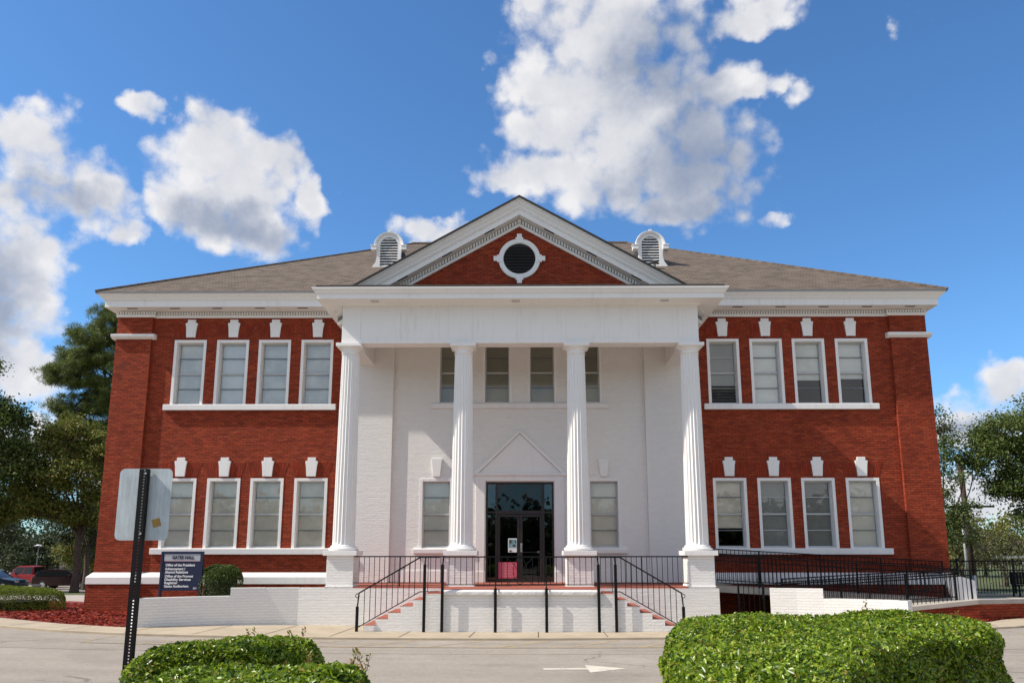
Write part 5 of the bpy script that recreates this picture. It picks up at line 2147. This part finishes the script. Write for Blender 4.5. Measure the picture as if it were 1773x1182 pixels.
tree('slender_tree', G(20.3, 16.0), 3.0, 0.13, rt2_cl, 9500, 0.13, 'leaf_oak', 'slender sparse tree between the hall and the wooden utility pole', 151, g_right, sub=13, spread=0.36, bare=26)
bush_cl = [[(29 + 3.4 * k + rp.uniform(-1, 1) + 1.2 * q, 38 + 2 * (k % 3), 1.4 + 1.3 * q + rp.uniform(-0.3, 0.4), 1.7, 1.5, 0.9) for q in range(3)] for k in range(6)]
for k, cl in enumerate(bush_cl):
    tree('leafy_tree', G(cl[0][0] + 1, cl[0][1]), 1.5, 0.12, cl, 3600, 0.22, 'leaf_bush' if k % 2 else 'leaf_yellow', ('olive bushy tree far behind the black fence, %s of the far row' % ('first', 'second', 'third', 'fourth', 'fifth', 'sixth')[k]), 160 + k, 'far row of bushes behind the fence', sub=14, spread=0.33, bare=4)
bush_cl2 = [(25.4, 22, 2.2, 1.4, 1.3, 0.9), (27.2, 22, 2.5, 1.5, 1.3, 1.0), (26.2, 22.2, 1.3, 1.7, 1.3, 0.8)]
tree('bare_shrub', G(26.6, 22), 1.0, 0.10, bush_cl2, 1500, 0.13, 'leaf_bush', 'half bare brown shrub with pale arching twigs behind the bench', 170, g_right, sub=10, spread=0.35, bare=60)

# far-off woods closing the horizon
rw = np.random.RandomState(77)
C_, N_ = [], []
for k in range(330):
    if k < 150:
        a = -1.0 + 2.0 * k / 149
        dist = 150 + rw.uniform(-12, 25)
    else:
        a = 1.25 + (2 * math.pi - 2.5) * (k - 150) / 179
        dist = 62 + rw.uniform(-8, 12)
    x, y = dist * math.sin(a), dist * math.cos(a) - 24
    h = rw.uniform(4.0, 7.5) if k < 150 else rw.uniform(5.0, 10.0)
    m = 240
    v = rw.normal(size=(m, 3))
    v /= np.linalg.norm(v, axis=1)[:, None]
    v *= (rw.rand(m, 1) ** 0.4)
    C_.append(np.array([x, y, gz(x, y) + h * 0.45]) + v * np.array([h * 0.75, h * 0.6, h * 0.55]))
    N_.append(np.tile(np.array([[0, 0, 0.7]]), (m, 1)))
o = leaves('far_woods', np.vstack(C_), 1.1, 'leaf_far', None, np.vstack(N_), 0.7, 78)
o['kind'] = 'stuff'

# ------------------------------------------------------------------ right background: fence, poles, bench
FN = empty('iron_fence', (20.5, 12.0, gz(20.5, 12)), 'black iron picket fence across the lawn right of the hall', 'fence')
zf = gz(20, 12)
for k in range(6):
    x = 14.0 + 2.4 * k
    mb = MB()
    mb.box(x - 0.035, x + 0.035, 11.965, 12.035, zf - 0.1, zf + 1.50)
    mb.lathe([(0.05, zf + 1.50), (0.05, zf + 1.52), (0.01, zf + 1.56)], x, 12.0, 8)
    mb.build('post', 'black_iron', FN)
    if k < 5:
        p = MB()
        for z in (0.20, 1.02, 1.40):
            p.box(x + 0.035, x + 2.365, 11.985, 12.015, zf + z, zf + z + 0.05)
        n = 18
        for q in range(1, n):
            xx = x + 2.4 * q / n
            p.box(xx - 0.011, xx + 0.011, 11.989, 12.011, zf + 0.06, zf + 1.44)
        p.build('picket_panel', 'black_iron', FN)
mb = MB()
mb.box(13, 28, 11.6, 12.2, zf - 0.3, zf + 0.06)
o = mb.build('fence_kerb', 'concrete_grey', FN)

pole = empty('utility_pole', G(23.75, 20.0), 'brown wooden utility pole behind the fence', 'pole')
mb = MB()
zg = gz(23.75, 20)
mb.tube([(23.75, 20, zg - 0.3), (23.73, 20, zg + 4.0), (23.70, 20, zg + 7.0)], [0.17, 0.145, 0.12], 12)
mb.build('shaft', 'pole_wood', pole, smooth=True)
mb = MB()
mb.box(22.2, 25.2, 19.83, 19.93, zg + 4.15, zg + 4.25)
mb.build('crossarm', 'black_iron', pole)
mb = MB()
for x in (22.4, 23.1, 24.4, 25.0):
    mb.lathe([(0.03, zg + 4.25), (0.05, zg + 4.30), (0.05, zg + 4.36), (0.02, zg + 4.40)], x, 19.88, 8)
mb.build('insulator', 'galvanised', pole)
lp = empty('lamp_post', G(23.38, 18.6), 'pale grey twin armed lamp post in front of the wooden utility pole', 'lamp post')
mb = MB()
zg = gz(23.38, 18.6)
xq = 22.75
lp.location.x = xq
mb.tube([(xq, 18.6, zg), (xq, 18.6, zg + 4.0)], [0.075, 0.055], 10)
mb.build('shaft', 'galvanised', lp, smooth=True)
for s in (-1, 1):
    mb = MB()
    mb.tube([(xq, 18.6, zg + 3.2), (xq + s * 0.12, 18.6, zg + 3.75), (xq + s * 0.4, 18.6, zg + 4.05), (xq + s * 0.75, 18.6, zg + 4.12)], 0.025, 8)
    mb.build('arm', 'black_iron', lp)
    mb = MB()
    a, b = sorted((xq + s * 0.6, xq + s * 1.05))
    mb.prism_x([(18.5, zg + 4.06), (18.7, zg + 4.06), (18.68, zg + 4.16), (18.52, zg + 4.16)], a, b)
    mb.build('lamp_head', 'black_iron', lp, bevel=0.01)
mb = MB()
zg = gz(20.6, 14)
mb.box(20.52, 20.66, 13.95, 14.05, zg - 0.1, zg + 0.74)
mb.prism_y([(20.52, zg + 0.74), (20.66, zg + 0.74), (20.62, zg + 0.79), (20.56, zg + 0.79)], 13.95, 14.05)
tag(mb.build('marker_post', 'white_paint'), 'short white marker post on the lawn beside the pole', 'post')
BN = empty('bench', G(20.9, 9.6), 'black metal bench standing before the iron fence', 'bench')
zg = gz(20.9, 9.6) + 0.0
mb = MB()
for k in range(5):
    mb.box(19.7, 22.2, 9.3 + 0.09 * k, 9.37 + 0.09 * k, zg + 0.43, zg + 0.46)
mb.build('seat', 'black_iron', BN)
mb = MB()
for k in range(40):
    x = 19.72 + 2.46 * k / 39
    mb.box(x - 0.018, x + 0.018, 9.76, 9.79, zg + 0.5, zg + 0.92)
mb.box(19.7, 22.2, 9.75, 9.80, zg + 0.90, zg + 0.95)
mb.box(19.7, 22.2, 9.75, 9.80, zg + 0.47, zg + 0.52)
mb.build('backrest', 'black_iron', BN)
for x in (19.75, 20.95, 22.1):
    mb = MB()
    mb.box(x, x + 0.05, 9.3, 9.36, zg, zg + 0.43)
    mb.box(x, x + 0.05, 9.72, 9.78, zg, zg + 0.9)
    mb.box(x, x + 0.05, 9.3, 9.75, zg + 0.40, zg + 0.43)
    mb.build('leg', 'black_iron', BN)
GR = empty('guard_rail', (58, 80, gz(58, 80)), 'long pale guard rail along the far road at right', 'guard rail')
mb = MB()
zg = 0.12
mb.box(46, 76, 80, 80.06, zg + 1.0, zg + 1.36)
mb.build('rail', 'galvanised', GR)
for k in range(8):
    mb = MB()
    mb.box(46.5 + 4 * k, 46.65 + 4 * k, 80.06, 80.2, zg - 0.2, zg + 1.2)
    mb.build('post', 'galvanised', GR)

# ------------------------------------------------------------------ left background: cars, lamp, houses, marker


def car(name, loc, rz, kind, mat, label):
    """side outline lofted across the width, with glass, wheels and lamps; x is forward"""
    E = empty(name, (0, 0, 0), label, 'car', 'cars parked left of the hall')
    if kind == 'wagon':
        L, Wd, low = 4.7, 0.92, 0.30
        body = [(-2.30, 0.35), (-2.35, 0.60), (-2.30, 0.98), (-0.2, 1.0), (0.75, 1.0), (1.3, 0.97), (2.15, 0.82), (2.33, 0.62), (2.30, 0.32), (-2.2, 0.28)]
        roof = [(-2.24, 0.99), (-2.02, 1.42), (-1.6, 1.53), (-0.4, 1.56), (0.25, 1.48), (1.12, 0.99)]
    elif kind == 'pickup':
        body = [(-2.65, 0.50), (-2.68, 0.80), (-2.63, 1.08), (-0.55, 1.08), (0.9, 1.10), (1.3, 1.10), (2.35, 1.02), (2.55, 0.80), (2.52, 0.48), (-2.6, 0.44)]
        roof = [(-0.85, 1.09), (-0.72, 1.72), (-0.4, 1.80), (0.5, 1.80), (0.8, 1.72), (1.32, 1.10)]
        Wd = 0.95
    else:
        body = [(-2.25, 0.40), (-2.30, 0.62), (-2.2, 0.92), (-1.5, 0.97), (0.75, 0.93), (1.2, 0.90), (2.1, 0.76), (2.28, 0.58), (2.24, 0.32), (-2.2, 0.30)]
        roof = [(-1.75, 0.96), (-1.0, 1.36), (-0.5, 1.43), (0.1, 1.42), (0.45, 1.32), (1.12, 0.91)]
        Wd = 0.90
    mb = MB()
    rings = []
    for y, k, dz in ((-Wd, 0.955, 0.0), (-Wd * 0.96, 0.985, 0.0), (-Wd * 0.6, 1.0, 0.01), (Wd * 0.6, 1.0, 0.01), (Wd * 0.96, 0.985, 0.0), (Wd, 0.955, 0.0)):
        rings.append([(x * k, y, (z - 0.6) * (0.96 if k < 0.96 else 1.0) + 0.6 + dz) for x, z in body])
    mb.rings(rings)
    rings = []
    for y, k in ((-Wd * 0.93, 0.0), (-Wd * 0.78, 0.97), (-Wd * 0.4, 1.0), (Wd * 0.4, 1.0), (Wd * 0.78, 0.97), (Wd * 0.93, 0.0)):
        rings.append([(x, y if i in (0, len(roof) - 1) or k else y, zb if k == 0 else z * (1.0 if k == 1 else 0.99)) for i, ((x, z), zb) in enumerate(zip(roof, [0.94] * len(roof)))])
    mb.rings(rings)
    mb.build('body', mat, E, bevel=0.03, seg=2)
    # side glass, front and rear glass
    z0 = roof[0][1] + 0.04
    zt = max(z for _, z in roof) - 0.11
    xl, xr = roof[0][0], roof[-1][0]

    def xat(z, front):
        if front:
            seg = [(roof[-2], roof[-1])]
        else:
            seg = [(roof[1], roof[0])]
        (xa, za), (xb, zb) = seg[0]
        t = (z - za) / (zb - za)
        return xa + (xb - xa) * t

    def yat(z):
        t = (z - 0.94) / (max(zz for _, zz in roof) - 0.94)
        return Wd * (0.93 - 0.15 * t) + 0.012
    for s in (-1, 1):
        a0, a1 = xat(z0, False) + 0.12, xat(z0, True) - 0.18
        b0, b1 = xat(zt, False) + 0.10, xat(zt, True) - 0.10
        mid0, mid1 = (a0 + a1) / 2, (b0 + b1) / 2
        for (p0, p1, q0, q1) in ((a0, mid0 - 0.04, b0, mid1 - 0.04), (mid0 + 0.04, a1, mid1 + 0.04, b1)):
            g = MB()
            g.face((p0, s * yat(z0), z0), (p1, s * yat(z0), z0), (q1, s * yat(zt), zt), (q0, s * yat(zt), zt))
            g.build('side_window', 'car_glass', E, recalc=False)
    for fr in (True, False):
        g = MB()
        d = 0.012 if fr else -0.012
        g.face((xat(z0, fr) + d, -Wd * 0.78, z0), (xat(z0, fr) + d, Wd * 0.78, z0), (xat(zt, fr) + d, Wd * 0.66, zt), (xat(zt, fr) + d, -Wd * 0.66, zt))
        g.build('windscreen', 'car_glass', E, recalc=False)
    if kind == 'pickup':
        bd = MB()
        bd.box(-2.5, -0.95, -0.75, 0.75, 1.075, 1.095)
        bd.build('cargo_bed', 'tyre', E)
    wr = 0.34 if kind != 'pickup' else 0.39
    for x in (-1.38, 1.42):
        for s in (-1, 1):
            w = MB()
            ring = []
            for r_, y in ((0.0, -0.10), (wr * 0.9, -0.11), (wr, -0.08), (wr, 0.08), (wr * 0.9, 0.11), (0.0, 0.10)):
                ring.append([(x + max(r_, 0.005) * math.cos(2 * math.pi * k / 20), s * (Wd - 0.09) + y, wr + max(r_, 0.005) * math.sin(2 * math.pi * k / 20)) for k in range(20)])
            w.rings(ring)
            wo = w.build('wheel', 'tyre', E)
            rm = MB()
            ring = []
            for r_, y in ((0.01, 0.035), (wr * 0.3, 0.03), (wr * 0.62, 0.02), (wr * 0.62, -0.05)):
                ring.append([(x + r_ * math.cos(2 * math.pi * k / 20), s * (Wd + 0.0 + y), wr + r_ * math.sin(2 * math.pi * k / 20)) for k in range(20)])
            rm.rings(ring)
            rm.build('rim', 'galvanised', wo)
    fx, bx = max(x for x, _ in body), min(x for x, _ in body)
    for s in (-1, 1):
        m = MB()
        m.box(fx - 0.16, fx - 0.015, s * 0.66 - 0.17, s * 0.66 + 0.17, 0.60, 0.74)
        m.build('headlight', 'chrome', E, bevel=0.02)
        m = MB()
        m.box(bx + 0.01, bx + 0.14, s * 0.74 - 0.11, s * 0.74 + 0.11, 0.66, 0.95)
        m.build('tail_light', 'lamp_red', E, bevel=0.02)
        m = MB()
        m.box(0.62, 0.78, s * (Wd + 0.08) - 0.09, s * (Wd + 0.08) + 0.09, z0 - 0.02, z0 + 0.12)
        m.build('mirror', mat, E, bevel=0.03)
    E.location = loc
    E.rotation_euler = (0, 0, rz)
    return E


car('estate_car', (-36.3, 42.5, gz(-36, 42.5) + 0.01), 0.02, 'wagon', 'car_maroon', 'dark maroon estate car parked side on behind the tree trunk')
car('pickup_truck', (-41.6, 46.5, gz(-41, 46.5) + 0.01), R(176), 'pickup', 'car_red', 'bright red pickup truck parked behind the maroon car')
car('sedan_car', (-37.0, 34.0, gz(-37, 34) + 0.01), R(2), 'sedan', 'car_navy', 'dark navy sedan with its bonnet showing at the left edge')
car('sedan_car', (-46.6, 49.5, gz(-46, 49) + 0.01), R(88), 'sedan', 'car_white', 'white sedan parked at the far left beside the red pickup')

LPL = empty('lamp_post', G(-43.2, 50), 'thin grey lamp post rising behind the parked cars', 'lamp post')
mb = MB()
zg = gz(-43.2, 50)
mb.tube([(-43.2, 50, zg), (-43.2, 50, 2.5)], [0.06, 0.04], 8)
mb.build('shaft', 'trim_dark', LPL)
mb = MB()
mb.tube([(-43.45, 50, 2.52), (-43.2, 50, 2.56), (-42.95, 50, 2.52)], [0.05, 0.05, 0.05], 6)
mb.box(-43.55, -43.35, 49.85, 50.15, 2.44, 2.54)
mb.box(-43.05, -42.85, 49.85, 50.15, 2.44, 2.54)
mb.build('lamp_head', 'galvanised', LPL)
mb = MB()
zg = gz(-25, 21)
mb.lathe([(0.34, zg - 0.05), (0.34, zg + 0.03), (0.26, zg + 0.07), (0.22, zg + 0.15), (0.205, zg + 0.38), (0.23, zg + 0.41), (0.23, zg + 0.46), (0.19, zg + 0.48)], -25.1, 19.2, 24)
tag(mb.build('stone_pedestal', 'concrete_grey', smooth=False), 'low grey stone pedestal flaring at its foot beside the tree trunk', 'pedestal')


def house(name, x0, x1, y0, y1, z0, ze, zr, wall, roof, label, ridge_x=True):
    E = empty(name, ((x0 + x1) / 2, (y0 + y1) / 2, z0), label, 'house')
    mb = MB()
    mb.box(x0, x1, y0, y1, z0, ze)
    if not ridge_x:
        mb.prism_y([(x0, ze + 0.001), (x1, ze + 0.001), ((x0 + x1) / 2, zr - 0.1)], y0 + 0.01, y1 - 0.01)
    mb.build('wall', wall, E)
    r_ = MB()
    if ridge_x:
        ym = (y0 + y1) / 2
        r_.prism_x([(y0 - 0.5, ze - 0.05), (y0 - 0.5, ze + 0.08), (ym, zr), (y1 + 0.5, ze + 0.08), (y1 + 0.5, ze - 0.05), (ym, zr - 0.15)], x0 - 0.4, x1 + 0.4)
    else:
        xm = (x0 + x1) / 2
        r_.prism_y([(x0 - 0.5, ze - 0.15), (x0 - 0.5, ze), (xm, zr), (x1 + 0.5, ze), (x1 + 0.5, ze - 0.15), (xm, zr - 0.15)], y0 - 0.4, y1 + 0.4)
    r_.build('roof', roof, E)
    for k in range(2):
        xx = x0 + (x1 - x0) * (0.3 + 0.4 * k)
        w = MB()
        w.box(xx - 0.5, xx + 0.5, y0 - 0.05, y0 - 0.002, z0 + 0.9, z0 + 2.0)
        w.build('window', 'car_glass', E)
    return E


house('house', -96, -74.5, 90, 102, -1.2, -0.6, 2.0, 'house_brick', 'roof_brown', 'far house under a wide brown roof at the left edge')
house('house', -58.6, -54.4, 75, 85, -1.2, -0.9, 0.8, 'house_brick', 'roof_brown', 'far brick gabled house behind the maroon car', ridge_x=False)
